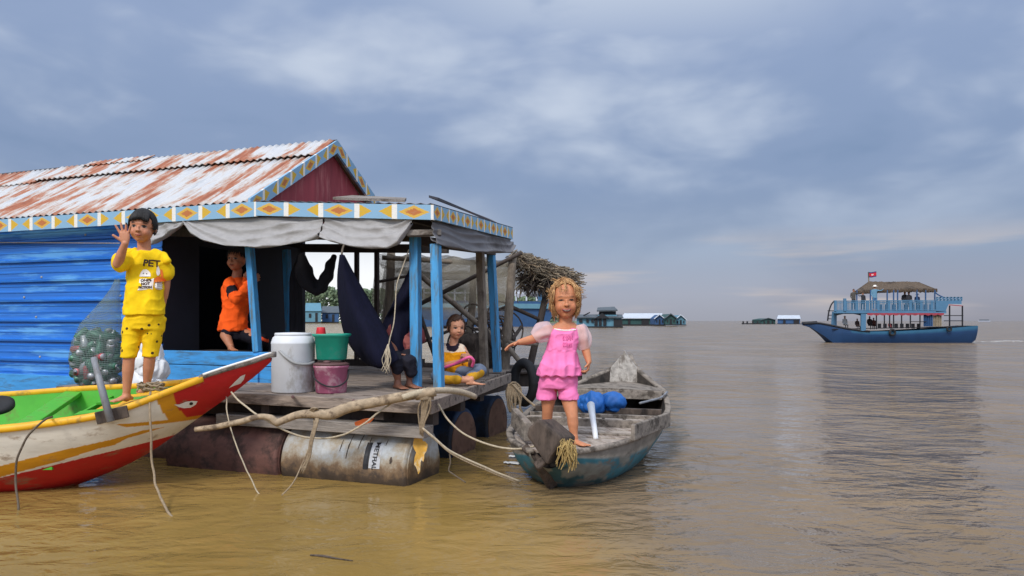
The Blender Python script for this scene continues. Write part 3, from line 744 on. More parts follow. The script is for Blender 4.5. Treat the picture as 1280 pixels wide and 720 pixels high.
# ---- grey tarps furled under the fascia
SEED = [0]
def tarp(name, top, prof_fn, lab, m='tarp', depth=.10, org=None):
    SEED[0] += 3.7; seed = SEED[0]
    """top: line of points under the fascia; prof_fn(u) -> drop of the lower edge"""
    b = MB(); n = 150; rows = []
    for i in range(n+1):
        u = i/n; p = V(top(u)); dr, outw = prof_fn(u); r = []
        tang = (V(top(min(1,u+.01))) - V(top(max(0,u-.01)))).normalized(); nv = tang.cross(V((0,0,1))).normalized()
        if nv.y > 0: nv = -nv
        for j in range(45):
            q = j/44
            if q < .62:
                k = q/.62; bulge = outw*(k**1.6); zz = -dr*k*.96
            else:
                k = (q-.62)/.38*math.pi; bulge = outw*math.cos(k)*.5 + outw*.5; zz = -dr*.96 - .04*dr*math.sin(k) - outw*.25*math.sin(k)
                zz += (k/math.pi)*dr*.25
            ph = q*30 + 9*(u-.5)**2*(1-q) + 5*noise.noise(V((u*2.2+seed, q*1.2, 9))); sh_ = 1-abs(math.sin(ph*.5))**.7
            wr = .020*noise.noise(V((u*3.2, q*5 - u*4, 2+seed))) + .030*sh_*sst(0,.15,q)*(.25 + 1.1*abs(noise.noise(V((u*4, q*2, 1+seed)))))
            r.append(p + nv*(bulge + wr) + V((0,0,zz + wr*.4)))
        rows.append(r)
    b.grid(rows); return tag(b.build(name, m, None, True, solid=.004, org=org), lab, 'tarp')
TS = EO + .01
def topline(p0, p1): return lambda u: (onf(lerp(p0[0], p1[0], u), lerp(p0[1], p1[1], u), TS))
def drp(px0, px1, tab, outw=.07):
    def f(u):
        px = lerp(px0, px1, u); d = interp(tab, px)*6.1/FP; return d, outw*(.5 + .7*min(1, d/.22))
    return f
tarp('tarp', topline((234,272.5), (405,270)), drp(234, 405, [(234,8), (245,22), (262,32), (290,39), (330,42), (360,40), (385,34), (400,30), (405,27)]), 'grey tarp furled under the painted fascia above the boy in orange')
tarp('tarp', topline((406,270), (516,274)), drp(406, 516, [(406,28), (420,33), (445,38), (470,39), (490,37), (503,30), (512,15), (516,6)]), 'short grey tarp furled under the fascia above the hammocks')
tarp('tarp', topline((186,276), (234,273)), drp(186, 234, [(186,34), (192,36), (203,33), (215,24), (226,14), (234,6)]), 'small bunched grey tarp beside the waving girl in yellow')
rt0, rt1 = corner + V((-.03,.06,-.10)), ff + V((-.03,-.02,-.10))
def rtop(u): return rt0.lerp(rt1, u)
tarp('tarp', rtop, lambda u: (interp([(0,.20),(.3,.22),(.8,.17),(.95,.15),(1,.08)], u), .06), 'grey tarp rolled up along the right side of the porch', 'tarp_dark')
b = MB(); b.beam(W(509, 292, 5.85), W(552, 291, 5.85), .12, .045); tag(b.build('shelf_board', 'grey_wood', bevel=.005), 'short grey board fixed flat on top of the corner post', 'board')
# ------------------------------------------------------------------ painted long boat on the left
pb = thing('painted_boat', (-3.2, 4.97, -.1), 'white, ochre and red painted longboat with green inside and yellow gunwale', 'boat')
NY = [(-6.2,4.35),(-5.2,4.25),(-4.2,4.36),(-3.117,4.5),(-2.56,4.56),(-2.40,4.62),(-2.216,4.73),(-2.0,4.89),(-1.85,4.99),(-1.66,5.085)]
NZ = [(-6.2,.47),(-5.2,.42),(-4.2,.41),(-3.117,.433),(-2.56,.504),(-2.40,.55),(-2.216,.637),(-2.0,.735),(-1.85,.785),(-1.66,.846)]
FY = [(-6.2,5.3),(-5.2,5.40),(-4.2,5.45),(-3.117,5.42),(-2.56,5.33),(-2.216,5.25),(-2.0,5.19),(-1.85,5.15),(-1.66,5.115)]
FZ = [(-6.2,.6),(-5.2,.54),(-4.2,.53),(-3.74,.551),(-3.117,.60),(-2.56,.63),(-2.216,.67),(-2.0,.74),(-1.85,.785),(-1.66,.846)]
KZ_ = [(-6.2,.0),(-5.2,-.14),(-3.6,-.14),(-3.03,-.045),(-2.74,.065),(-2.49,.175),(-2.17,.42),(-1.87,.634),(-1.66,.82)]
def scurve(tab, x):                        # smoothed table lookup
    return sum(interp(tab, x + d)*w for d, w in ((-.16,.15),(-.08,.2),(0,.3),(.08,.2),(.16,.15)))
def pb_sec(x):
    e = sst(-1.9, -1.66, x); f = (lambda tb: lerp(scurve(tb, x), interp(tb, x), e))
    return V((x, f(NY), f(NZ))), V((x, f(FY), f(FZ))), V((x, lerp(4.97, 5.1, sst(-3, -1.7, x)), f(KZ_)))
def bez(a, c, b, t): return a*(1-t)**2 + c*2*t*(1-t) + b*t*t
def pb_side(x, near, t, inset=0):
    n, f, k = pb_sec(x); g = n if near else f
    kn = 0.62 if x < -2.5 else lerp(.62, .5, sst(-2.5, -2, x))
    c = V((x, lerp(g.y, k.y, .22), lerp(g.z, k.z, kn+.22)))
    p = bez(g, c, k, t)
    if inset: p.y += inset*(1 if near else -1) * (1-.7*t); p.z += inset*.8*t
    return p
WHT, OCH, RED, YEL = S(226,220,206), S(206,142,26), S(186,20,28), S(222,162,28)
OT = [(-6.2,.03),(-3.6,.13),(-3.22,.188),(-2.84,.285),(-2.53,.35),(-2.37,.396),(-2.28,.402)]
OB = [(-6.2,-.05),(-3.6,.05),(-3.22,.117),(-2.84,.219),(-2.62,.290),(-2.53,.310),(-2.45,.352),(-2.36,.378),(-2.28,.402)]
RT = [(-6.2,-.06),(-3.6,.045),(-3.22,.112),(-2.66,.244),(-2.2,.345),(-2.1,.36)]
def pb_col(p):
    x, z = p.x, p.z
    if x > -2.185 + .10*max(0, .56 - z) and z > .455: return RED
    if x > -2.265 + .12*max(0,.6-z) and z > .43: return OCH
    if .428 < z < .452 and x > -2.46 + (.44-z)*2: return OCH
    if z < interp(RT, x): return RED
    if x < -2.28 and interp(OB, x) < z < interp(OT, x): return OCH
    return WHT
xs = [-6.2 + (4.54)*i/620 for i in range(621)]
b = MB(); NS = 130
rows = []; cols = []
for x in xs:
    r = [pb_side(x, True, j/NS) for j in range(NS+1)] + [pb_side(x, False, 1-j/16) for j in range(1, 17)]
    rows.append(r); cols.append([pb_col(p) for p in r])
b.grid(rows, cols=cols); hull = b.build('hull', 'hull_paint', pb, True)
htree = bvh_of(hull)
b = MB(); xi = [-6.1 + 4.1*i/80 for i in range(81)]
b.grid([[pb_side(x, True, j/12*.78, .03) for j in range(13)] + [pb_side(x, False, .78*(1-j/12), .03) for j in range(13)] for x in xi])
b.build('inner_hull', 'green_paint', pb, True)
for near, nm in ((True, 'gunwale'), (False, 'gunwale')):
    b = MB(); rings = []
    for x in [-6.2 + 4.17*i/70 for i in range(71)]:
        p = pb_side(x, near, 0); rings.append((p + V((0, .008*(1 if near else -1), .004)), V((0, .028, .004*(1 if near else -1))), V((0, 0, .022))))
    b.loft(rings, 10, pw=.5); b.build(nm, 'yellow_rail', pb, True)
# prow blade: bare planks with a white edge
b = MB(); rings = []
for i in range(16):
    x = lerp(-2.05, -1.635, i/15); n, f, k = pb_sec(min(x, -1.665)); m_ = (n+f)/2; m_.x = x; m_.z += .012 + .012*sst(-1.8, -1.62, x)
    rings.append((m_, V((0, max(.035, (f.y-n.y)/2+.018), 0)), V((0, 0, .02))))
b.loft(rings, 12, pw=.4); b.build('prow_blade', 'grey_wood', pb, True)
b = MB(); b.tube([pb_side(x, True, 0) + V((0, -.012, .028 + .006*sst(-1.8,-1.62,x))) for x in [-2.03 + .38*i/10 for i in range(11)]], .009, 6); b.build('prow_edge', 'paint_white', pb, True)
# fore deck of yellow and green planks
b = MB(); n = 9
for i in range(n):
    v0, v1 = i/n, (i+.93)/n; rows = []
    for x in [-2.86 + .1*(i % 3) + (.80 - .1*(i%3))*k/8 for k in range(9)]:
        a, c, _ = pb_sec(x); a = a + V((0,.03,-.035)); c = c + V((0,-.03,-.035)); rows.append([a.lerp(c, v0), a.lerp(c, v1)])
    b.m = 0 if i % 3 else 1; b.grid(rows)
b.build('fore_deck', ['yellow_rail', 'green_paint'], pb, solid=.015)
def thw(x, w=.14, dz=-.03, x2=None):
    b = MB(); a, _, _ = pb_sec(x); _, c, _ = pb_sec(x2 if x2 is not None else x)
    b.beam(a + V((0,.02,dz)), c + V((0,-.02,dz)), w, .03); return b
thw(-3.03, .12, -.02, -3.2).build('thwart', 'green_paint', pb, bevel=.005); thw(-4.4).build('thwart', 'green_paint', pb, bevel=.005)
b = MB()
a, c, k = pb_sec(-2.9); b.prism([a+V((0,.03,-.05)), c+V((0,-.03,-.05)), V((-2.9, 5.08, .26)), V((-2.9, 4.93, .26))], (.02,0,0)); b.build('bulkhead', 'green_paint', pb)
b = MB(); b.grid([[V((x, y, .17)) for y in (4.66, 5.3)] for x in (-6, -2.9)]); b.build('bottom_boards', 'green_paint', pb, solid=.02)
# painted eye and white stroke on the bow
def eye(o, pts, m, off, nm):
    b = MB(); ax = V((.93,.36,0)).normalized(); decal(b, disc(pts), o, ax, V((0,0,1)), htree, off); return b.build(nm, m, hull)
eo = W(234, 507, 4.86)
eye(eo, [(-.075,.014),(-.045,.012),(-.01,.026),(.03,.030),(.062,.024),(.05,.0),(.02,-.018),(-.02,-.018),(-.05,-.006)], 'paint_white', .004, 'eye_mark')
eye(eo, oval(.011,.011,12,.024,.010), 'paint_black', .007, 'eye_pupil')
eye(W(297, 477, 5.0), [(-.055,-.045),(-.02,-.005),(.02,.035),(.05,.048),(.04,.01),(.02,-.018),(-.02,-.03)], 'paint_white', .004, 'bow_mark')
# oar post on its block
b = MB(); b.tube(WP([(138.5,527,4.49), (128,489,4.5), (117,447,4.53)]), [.022,.021,.017], 12); op = b.build('oar_post', 'grey_metal', pb, True)
b = MB(); c0, c1 = W(120, 523, 4.52), W(160, 514, 4.58); b.beam(c0, c1, .03, .075); b.build('post_block', 'boat_dark', pb, bevel=.004)
b = MB(); b.lathe(W(-3, 507, 5.0), [(.001,-.02),(.08,-.02),(.10,-.01),(.10,.015),(.07,.028),(.05,.015),(.001,.012)], 24, (.2,-.45,.9)); tag(b.build('float_ring', 'rubber', None, True), 'dark grey rubber float lying inside the green boat', 'float')

# ------------------------------------------------------------------ grey wooden boat on the right
A0 = V((.24, 4.65, 0)); bd = V((.301, .9536, 0)); br = V((.9536, -.301, 0))
def Bt(a, w, z): return A0 + bd*a + br*w + V((0,0,z))
BWt = [(-.04,.10),(.02,.165),(.25,.34),(.57,.47),(1.05,.555),(1.69,.58),(2.28,.49),(2.55,.37),(3.04,.12),(3.3,.03),(3.42,.008)]
BZt = [(-.04,.275),(.25,.285),(.57,.295),(1.05,.31),(1.69,.36),(2.0,.42),(2.28,.455),(2.55,.50),(3.04,.62),(3.42,.76)]
BKt = [(-.04,.20),(.08,.11),(.25,-.01),(.5,-.10),(1.0,-.14),(2.2,-.12),(2.7,-.02),(3.05,.2),(3.42,.66)]
wb = thing('wooden_boat', Bt(1.5,0,-.1), 'weathered grey wooden rowing boat with worn teal paint and pointed prow', 'boat')
def sm(tab, x, h=.12): return (interp(tab, x-h) + 2*interp(tab, x) + interp(tab, x+h))/4
def wb_side(a, sgn, t, inset=0):
    w, z, k = sm(BWt, a, .08), sm(BZt, a), sm(BKt, a)
    w = max(.004, w - inset)
    x0, x1, x2 = V((w, z)), V((w*.86, lerp(z, k, .85))), V((.0, k + inset*.8))
    p = bez(x0, x1, x2, t); return Bt(a, sgn*p[0], p[1])
TEAL, WOODC = S(52,112,128), S(138,130,120)
def wb_col(p, t, a):
    n_ = noise.noise(p*3.0); top = .16 + .05*n_
    if t < top*.8: return S(124,118,110)
    if t < top: return S(150,144,134)
    if n_ + .5*noise.noise(p*9) > .38: return S(120,122,116)
    return TEAL if t < .55 else S(46,84,92)
b = MB(); rows = []; cols = []
for i in range(121):
    a = lerp(-.04, 3.42, i/120)
    r = [(wb_side(a, 1, j/20), j/20) for j in range(21)] + [(wb_side(a, -1, 1-j/20), 1-j/20) for j in range(1, 21)]
    rows.append([p for p, t in r]); cols.append([wb_col(p, t, a) for p, t in r])
b.grid(rows, cols=cols); b.build('hull', 'old_hull', wb, True)
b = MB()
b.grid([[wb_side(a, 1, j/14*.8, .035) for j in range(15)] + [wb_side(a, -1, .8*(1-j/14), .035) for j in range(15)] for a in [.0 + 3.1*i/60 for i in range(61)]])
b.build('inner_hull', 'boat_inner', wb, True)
for sg in (1, -1):
    b = MB(); rings = []
    for i in range(61):
        a = lerp(-.02, 3.36, i/60); p = wb_side(a, sg, 0); rings.append((p - br*sg*.012, br*.024, V((0,0,.016))))
    b.loft(rings, 10, pw=.45); b.build('gunwale', 'boat_wood', wb, True)
def cross(a, dz, w, h, m='boat_wood', nm='thwart', k=.97, rise=0):
    b = MB(); W_ = sm(BWt, a)*k - .03; z = sm(BZt, a) + dz; b.beam(Bt(a, -W_, z+rise), Bt(a, W_, z), w, h); return b.build(nm, m, wb, bevel=.006)
# floor boards of the near deck, with gaps
b = MB(); nbd = 9
for i in range(nbd):
    a0 = .10 + i*.115; a1 = a0 + .108
    w0_, w1_ = sm(BWt, a0)-.03, sm(BWt, a1)-.03; z = .262 + .02*i/9 + rnd.uniform(-.004,.004)
    lo = [Bt(a0,-w0_,z-.02), Bt(a0,w0_,z-.02), Bt(a1,w1_,z-.02), Bt(a1,-w1_,z-.02)]; b.hexa(lo, [p + V((0,0,.02)) for p in lo])
b.build('floor_boards', 'boat_floor', wb, bevel=.003)
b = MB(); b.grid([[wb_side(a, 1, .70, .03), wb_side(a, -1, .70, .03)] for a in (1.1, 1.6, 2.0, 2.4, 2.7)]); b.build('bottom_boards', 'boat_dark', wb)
cross(.80, -.028, .045, .03, 'boat_wood'); cross(1.14, -.035, .035, .12, 'boat_wood'); cross(1.36, .0, .05, .04)
b = MB()
for i in range(6):
    w_ = -.48 + i*.165; p = Bt(1.19, w_, .312); q = Bt(1.32, w_, .318); b.beam(p, q, .14, .02, (0,0,1))
b.build('seat_boards', 'boat_floor', wb, bevel=.003)
cross(1.55, .01, .05, .05, 'boat_dark'); cross(2.06, .018, .03, .075, 'boat_wood', 'bulkhead')
b = MB(); rows = []
for i in range(9):
    a = lerp(2.06, 2.95, i/8); w_ = max(.02, sm(BWt, a)-.03); z = lerp(.475, .47, i/8); rows.append([Bt(a, -w_, z), Bt(a, 0, z+.012), Bt(a, w_, z)])
b.grid(rows); b.build('fore_deck', 'boat_wood', wb, solid=.02)
# prow board: tall tapering upright
b = MB(); c = 2.92; b.prism([Bt(c,-.16,.48), Bt(c,.16,.48), Bt(c+.03,.13,.63), Bt(c+.07,.03,.75), Bt(c+.09,0,.80), Bt(c+.07,-.03,.75), Bt(c+.03,-.13,.63)], bd*.035); b.build('prow_board', 'boat_pale', wb, bevel=.008)
# near nose: thick dark upturned shovel of wood
b = MB(); nose_f = WP([(657,545),(660,534),(671,523.5),(676,526),(702,547),(700,556),(688,572),(683,582)], 4.58)
bk_ = [p + bd*.20 + V((.05,0,-.02)) for p in nose_f]; b.hexa(nose_f, bk_); b.build('stern_block', 'boat_dark', wb, bevel=.018)
b = MB(); b.beam(W(691, 606, 4.88), W(675, 577, 4.63), .085, .06, (0,-1,.3)); b.build('stem_post', 'boat_dark', wb, bevel=.015)
b = MB(); b.beam(W(682, 585, 4.66), W(655, 558, 4.74), .05, .045, (0,-1,.4)); b.build('stem_rail', 'boat_dark', wb, bevel=.012)
b = MB(); b.beam(W(791, 541, 4.93), W(836, 524, 5.75), .03, .11); b.build('side_plank', 'boat_wood', wb, bevel=.008)
b = MB(); b.beam(W(643, 521, 5.35), W(660, 540, 4.98), .05, .13); b.build('corner_board', 'boat_wood', wb, bevel=.006)
b = MB(); b.tube(smooth_path(WP([(800,504,5.9),(812,501,6.1),(826,497,6.3),(834,490,6.5)])), .010, 8); b.build('mooring_hook', 'grey_metal', wb, True)
# things lying in it
b = MB()
for k in range(9):
    b.ell(W(752 + rnd.uniform(-22,18), 504 + rnd.uniform(-4,4), 6.15 + rnd.uniform(-.1,.1)), (.055+.03*rnd.random(), .07, .035+.03*rnd.random()), 10, 7)
tag(remesh(b, 'sack', 'blue_sack', None, .012, 3, disp=lambda p, n: .03*(1-abs(noise.noise(p*9))*2)+.012*(1-abs(noise.noise(p*24))*2)), 'crumpled blue plastic sack lying across the middle of the wooden boat', 'sack')
b = MB(); b.tube(WP([(738.5,506,5.65),(741,523,5.45),(745,549,5.2)]), [.030,.024,.020,.018], 14); b.ell(W(738.5,506,5.65), (.03,.03,.02), 12, 6); tag(b.build('paddle', 'white_plastic', None, True), 'worn white paddle shaft leaning on the boat thwart beside the girl in pink', 'paddle')
b = MB()
for k in range(70):
    p = W(707 + rnd.uniform(-5,8), 552 + rnd.uniform(-4,8), 4.60 + rnd.uniform(-.05,.03)); q = p + V((rnd.uniform(-.05,.05), rnd.uniform(-.04,.01), -rnd.uniform(.05,.16)))
    b.tube([p, p.lerp(q,.5) + V((rnd.uniform(-.03,.03), -.02, .02)), q], .0028, 4)
tag(b.build('straw_bundle', 'straw'), 'frayed straw rope bundle hanging on the dark stern block', 'rope')

# ------------------------------------------------------------------ ropes and the driftwood pole
def rope(name, pts, r, m, lab, group=None, wob=.0):
    b = MB(); P = smooth_path(WP(pts), 6)
    P = [p + V((noise.noise(p*9), noise.noise(p*9+V((5,0,0))), noise.noise(p*9+V((0,7,0)))))*wob for p in P]
    b.tube(P, r, 7); return tag(b.build(name, m, None, True), lab, 'rope', group)
rope('rope', [(66,521,4.55),(58,524,4.44),(44,535,4.42),(30,553,4.40),(22,575,4.40),(20,600,4.40),(24,640,4.30)], .0065, 'rope_dark', 'dark rope hanging over the yellow gunwale at the far left', wob=.006)
rope('rope', [(188,490,4.74),(187.5,510,4.66),(189,545,4.62),(191,585,4.6),(197,612,4.45),(205,632,4.3),(216,648,4.15)], .0075, 'rope', 'tan rope hanging from the bow of the painted boat into the water', wob=.006)
b = MB()
for k in range(9):
    c0 = W(189 + rnd.uniform(-4,6), 488 + rnd.uniform(-3,2), 4.86 + rnd.uniform(-.05,.08)); a_ = rnd.uniform(0, 6)
    b.tube([c0 + V((math.cos(a_+i*.7)*.075*(1+.3*math.sin(i*k)), math.sin(a_+i*.7)*.05, .012*math.sin(i*2+k)+k*.004)) for i in range(9)], .006, 6)
tag(b.build('rope_coil', 'rope', None, True), 'tangled rope coil lying on the fore deck beside the bare feet', 'rope')
rope('rope', [(283,496,5.05),(284,512,4.95),(287,530,4.9),(297,560,4.8),(309,590,4.75),(322,614,4.72),(330,622,4.66)], .0045, 'rope_pale', 'pale rope hanging in a curve from the prow tip to the water', wob=.006)
rope('rope', [(392,515,4.80),(393,540,4.72),(387,560,4.72),(377,583,4.72),(368,601,4.66),(352,619,4.60)], .0045, 'rope', 'rope trailing from the driftwood pole knot to the water', wob=.006)
rope('rope', [(289,490,4.98),(300,502,4.9),(318,516,4.82),(345,532,4.80),(372,544,4.80),(400,548,4.80),(430,543,4.78),(455,530,4.76),(478,512,4.78),(512,490,4.80)], .0065, 'rope_pale', 'slack pale rope sagging between the prow and the corner post', wob=.004)
b = MB()
for k in range(7):
    x = 391 + k*.6
    b.tube(smooth_path(WP([(x-5,515+k,4.76),(x,510,4.72),(x+5,516,4.76),(x+2,530,4.72),(x-3,548,4.71),(x-8+rnd.uniform(-2,2),572,4.72),(x-14+rnd.uniform(-4,3),588+rnd.uniform(-4,4),4.72)]), 4), .0055, 6)
tag(b.build('knotted_rope', 'rope', None, True), 'frayed tan rope knotted around the middle of the driftwood pole', 'rope')
b = MB()
for k in range(16):
    x = 531 + rnd.uniform(-7,7); y1 = rnd.uniform(528,546)
    b.tube(smooth_path(WP([(x+rnd.uniform(-3,3),484+rnd.uniform(0,6),4.84),(x+2,497,4.77),(x+rnd.uniform(-4,4),512,4.79),(527+rnd.uniform(-3,3),y1,4.80)]), 4), rnd.uniform(.004,.007), 6)
for k in range(5): 
    c0 = W(531, 492+k*1.6, 4.81); b.tube([c0 + V((.055*math.cos(i*.63), .055*math.sin(i*.63), .004*math.sin(i))) for i in range(11)], .006, 6)
tag(b.build('rope_lashing', 'rope', None, True), 'bundle of ropes lashed around the front corner of the deck', 'rope')
rope('rope', [(527,534,4.80),(540,545,4.78),(562,563,4.78),(590,577,4.80),(620,590,4.82),(650,602,4.85)], .007, 'rope_pale', 'mooring rope running low from the white drum to the wooden boat', wob=.003)
rope('rope', [(529,537,4.79),(542,548,4.76),(564,567,4.76),(592,581,4.78),(618,592,4.80),(648,604,4.84)], .0045, 'rope', 'thinner tan rope running just under the low mooring rope', wob=.003)
rope('rope', [(548,505,4.95),(560,525,4.9),(578,541,4.88),(600,552,4.85),(625,559,4.82),(650,561,4.78),(668,558,4.7)], .0065, 'rope_pale', 'slack mooring rope from the deck side to the stern block', wob=.003)
rope('rope', [(562,566,4.77),(563,578,4.76),(561,588,4.75),(567,593,4.72),(582,603,4.64)], .0045, 'rope_dark', 'short dark rope end dangling from the mooring rope into the water')
b = MB()
for k in range(7):
    cx, cy = 641 + rnd.uniform(-2,3), 488 + rnd.uniform(-3,3); r = rnd.uniform(.04,.07)
    c0 = W(cx, cy, 7.0); b.tube([c0 + V((r*math.cos(i*.6)*1.0, .02*math.sin(i+k), r*1.35*math.sin(i*.6) - .01*k)) for i in range(12)], .009, 6)
for k in range(9):
    x = 634 + k*2.2; b.tube(smooth_path(WP([(636+k,480,7.0),(x,494,6.95),(x+rnd.uniform(-3,3),508,6.95),(x+rnd.uniform(-3,4),514+rnd.uniform(-4,6),6.95)]), 3), .009, 5)
b.tube(smooth_path(WP([(640,480,7.0),(648,488,6.8),(658,499,6.4),(668,507,6.0)]), 4), .010, 6)
tag(b.build('rope_coil', 'rope', None, True), 'coil of mooring rope hanging at the back right corner of the deck', 'rope')
b = MB(); P = smooth_path(WP([(244,537,4.80),(272,533,4.79),(300,527,4.78),(322,521,4.77),(338,522,4.77),(346,528,4.77),(356,525,4.77),(372,519,4.77),(390,517,4.76),(412,518,4.75),(432,511,4.75),(455,505,4.75),(485,499,4.75),(520,493,4.77),(545,490,4.79)]), 5)
P = [p + V((0,0,.006*noise.noise(p*8))) for p in P]
b.tube(P, [.017,.019,.020,.018,.024,.024,.026,.030,.038,.036,.034,.033,.030], 10); tag(b.build('driftwood_pole', 'branch', None, True), 'long crooked driftwood pole tied along the front of the deck', 'pole')
b = MB(); P = smooth_path(WP([(503,497,4.72),(530,489.5,4.78),(560,488,4.95),(580,491,5.1),(594,496,5.2)]), 5); b.tube(P, [.020,.022,.020], 10); tag(b.build('bamboo_pole', 'rope_pale', None, True), 'short pale bent pole end sticking out past the deck corner', 'pole')
b = MB(); P = WP([(443,528),(455,524),(467,523),(463,528),(452,532),(444,532)], 4.83); b.prism(P, (0,.03,0)); tag(b.build('plastic_scrap', 'paint_orange'), 'orange plastic scrap wedged on the lower beam', 'scrap')
# white rope hanging in the porch
b = MB(); b.tube(smooth_path(WP([(511,312,5.9),(503,335,5.85),(496,356,5.8),(494,385,5.75),(492,405,5.7),(487,425,5.68),(484,445,5.66),(481,462,5.66)])), .0045, 7)
for k in range(9):
    x = 484 + rnd.uniform(-4,5); b.tube(smooth_path(WP([(485,430,5.66),(x,442,5.64),(x+rnd.uniform(-4,4),452,5.64),(x+rnd.uniform(-7,5),464+rnd.uniform(-4,4),5.64)]), 3), .0035, 5)
tag(b.build('rope', 'rope_pale', None, True), 'white rope hanging from the eave, frayed beside the navy hammock', 'rope')

def water_at(px, py): Y = FP*CH/(py-HZ); return V(((px-640)*Y/FP, Y, .004))
b = MB(); b.tube(smooth_path([water_at(388,695), water_at(402,696), water_at(420,699), water_at(441,702)], 4), [.004,.006,.004,.002], 6); tag(b.build('twig', 'boat_dark', None, True), 'thin dark twig floating alone on the brown water near the bottom edge', 'twig')
for (px, py), lb in (((646,572), 'white plastic scrap floating closest to the dark stern block'), ((652,581), 'white plastic scrap floating just below its twin by the low mooring rope'), ((640,580), 'smaller white plastic scrap floating nearest the drums')):
    c = water_at(px, py); b = MB(); rows = []
    for i in range(9):
        rows.append([c + V(((i/8-.5)*.13, (j/4-.5)*.07*math.sin(.3+i/8*2.6), .006 + .012*abs(noise.noise(V((i*.5+px, j*.7, py)))))) for j in range(5)])
    b.grid(rows); tag(b.build('plastic_scrap', 'white_plastic', None, True, solid=.004), lb, 'scrap', 'white scraps floating by the wooden boat')

# ------------------------------------------------------------------ tubs and buckets on the deck
bc = W(366.5, 489, 5.62); bc.z = DZ + .002
o = thing('water_barrel', bc, 'dirty white plastic barrel with a grey handle on the deck', 'barrel')
b = MB(); b.lathe(bc, [(.001,0),(.150,0),(.158,.008),(.160,.36),(.162,.365),(.162,.372),(.160,.377),(.150,.410),(.128,.432),(.001,.44)], 40); body = b.build('body', 'white_barrel', o, True)
b = MB(); b.lathe(bc + V((0,0,.425)), [(.001,0),(.135,0),(.137,.012),(.132,.022),(.001,.026)], 36); b.build('lid', 'white_barrel', o, True)
b = MB(); P = smooth_path([bc + V((-.055,-.158,.315)), bc + V((0,-.178,.27)), bc + V((.07,-.172,.225)), bc + V((.14,-.12,.215)), bc + V((.172,-.05,.225))]); b.tube(P, .011, 8); b.build('handle', 'handle_grey', o, True)
kc = W(414, 492, 5.55); kc.z = DZ + .002
o = thing('bucket', kc, 'faded pink bucket with a dark lid and handle under the green tub', 'bucket')
b = MB(); b.lathe(kc, [(.001,0),(.108,0),(.112,.006),(.126,.185),(.131,.19),(.131,.205),(.122,.205),(.001,.205)], 36); b.build('body', 'pink_plastic', o, True)
b = MB(); b.lathe(kc + V((0,0,.206)), [(.001,0),(.132,0),(.134,.012),(.11,.020),(.001,.026)], 32); b.ell(kc + V((-.01,-.09,.232)), (.028,.02,.014), 10, 6); b.build('lid', 'dark_lid', o, True)
b = MB(); P = smooth_path([kc + V((-.122,-.05,.17)), kc + V((-.09,-.12,.11)), kc + V((0,-.14,.06)), kc + V((.085,-.125,.06)), kc + V((.132,-.06,.10)), kc + V((.132,-.01,.17))]); b.tube(P, .006, 6); b.build('handle', 'rubber', o, True)
gc = kc + V((-.005,.04,.235))
b = MB(); b.box(gc + V((0,0,.004)), (.17,.17,.008)); tag(b.build('tub_board', 'dark_wood'), 'small dark board between pink bucket and green tub', 'board')
gc = gc + V((0,0,.009))
o = thing('tub', gc, 'green plastic tub standing on the pink bucket', 'tub')
rings = []
for z, w in ((0,.098),(.008,.106),(.17,.120),(.18,.136),(.196,.138),(.197,.122),(.02,.100)): rings.append((gc + V((0,0,z)), V((w,0,0)), V((0,w*.85,0))))
b = MB(); b.loft(rings, 32, pw=.55); b.build('body', 'green_plastic', o, True)
cc = gc + V((-.045,-.02,.10))
b = MB(); b.box(gc + V((0,0,.185)), (.20,.17,.006)); b.build('lid', 'green_plastic', o)
cc = gc + V((-.075,-.03,.189))
o = thing('cup', cc, 'small red plastic cup upside down on the green tub', 'cup')
b = MB(); b.lathe(cc, [(.001,0),(.036,0),(.037,.006),(.031,.05),(.029,.056),(.001,.058)], 24); b.build('body', 'red_plastic', o, True)

# ------------------------------------------------------------------ hammocks
def cloth(name, rows, m, lab, cat, thick=.006, wr=.006):
    b = MB(); R_ = []
    for r in rows: R_.append(smooth_path(r, 5))
    n = len(R_[0]); cols_ = [smooth_path([R_[i][j] for i in range(len(R_))], 5) for j in range(n)]
    g = [[cols_[j][i] + V((0, -1, 0))*wr*(math.sin(j*1.1 + i*.12) + noise.noise(cols_[j][i]*7)) for j in range(n)] for i in range(len(cols_[0]))]
    b.grid(g); o = b.build(name, m, None, True, solid=thick); return tag(o, lab, cat)
hr = [WP([(425,319,5.75),(427,318,5.7),(430,319,5.75)]),
      WP([(422,350,5.85),(430,345,5.70),(441,340,5.80)]),
      WP([(425,390,5.95),(440,385,5.68),(462,376,5.82)]),
      WP([(431,418,6.0),(455,415,5.66),(481,410,5.80)]),
      WP([(442,438,6.0),(463,440,5.64),(492,434,5.75)]),
      WP([(455,452,5.95),(473,457,5.66),(498,446,5.72)]),
      WP([(462,457,5.9),(480,460,5.7),(499,449,5.72)])]
cloth('hammock', hr, 'navy_cloth', 'large navy cloth hammock slung beside the buckets on the porch', 'hammock', .008, .008)
hr = [WP([(488,452,6.0),(495,450,5.95),(503,452,6.0)]), WP([(476,430,6.15),(492,425,6.05),(508,425,6.15)]), WP([(480,402,6.25),(494,397,6.15),(516,388,6.05)]), WP([(490,382,6.1),(504,374,6.0),(520,368,6.0)]), WP([(503,356,6.1),(512,352,6.0),(521,350,6.0)]), WP([(515,330,6.1),(517,330,6.0),(520,330,6.0)])]
b = MB(); b.tube(smooth_path(WP([(427,320,5.74),(428,312,5.8),(430,306,5.9)])), .008, 6); tag(b.build('rope', 'rope_dark', None, True), 'short cord tying the navy hammock to the rafter', 'rope')
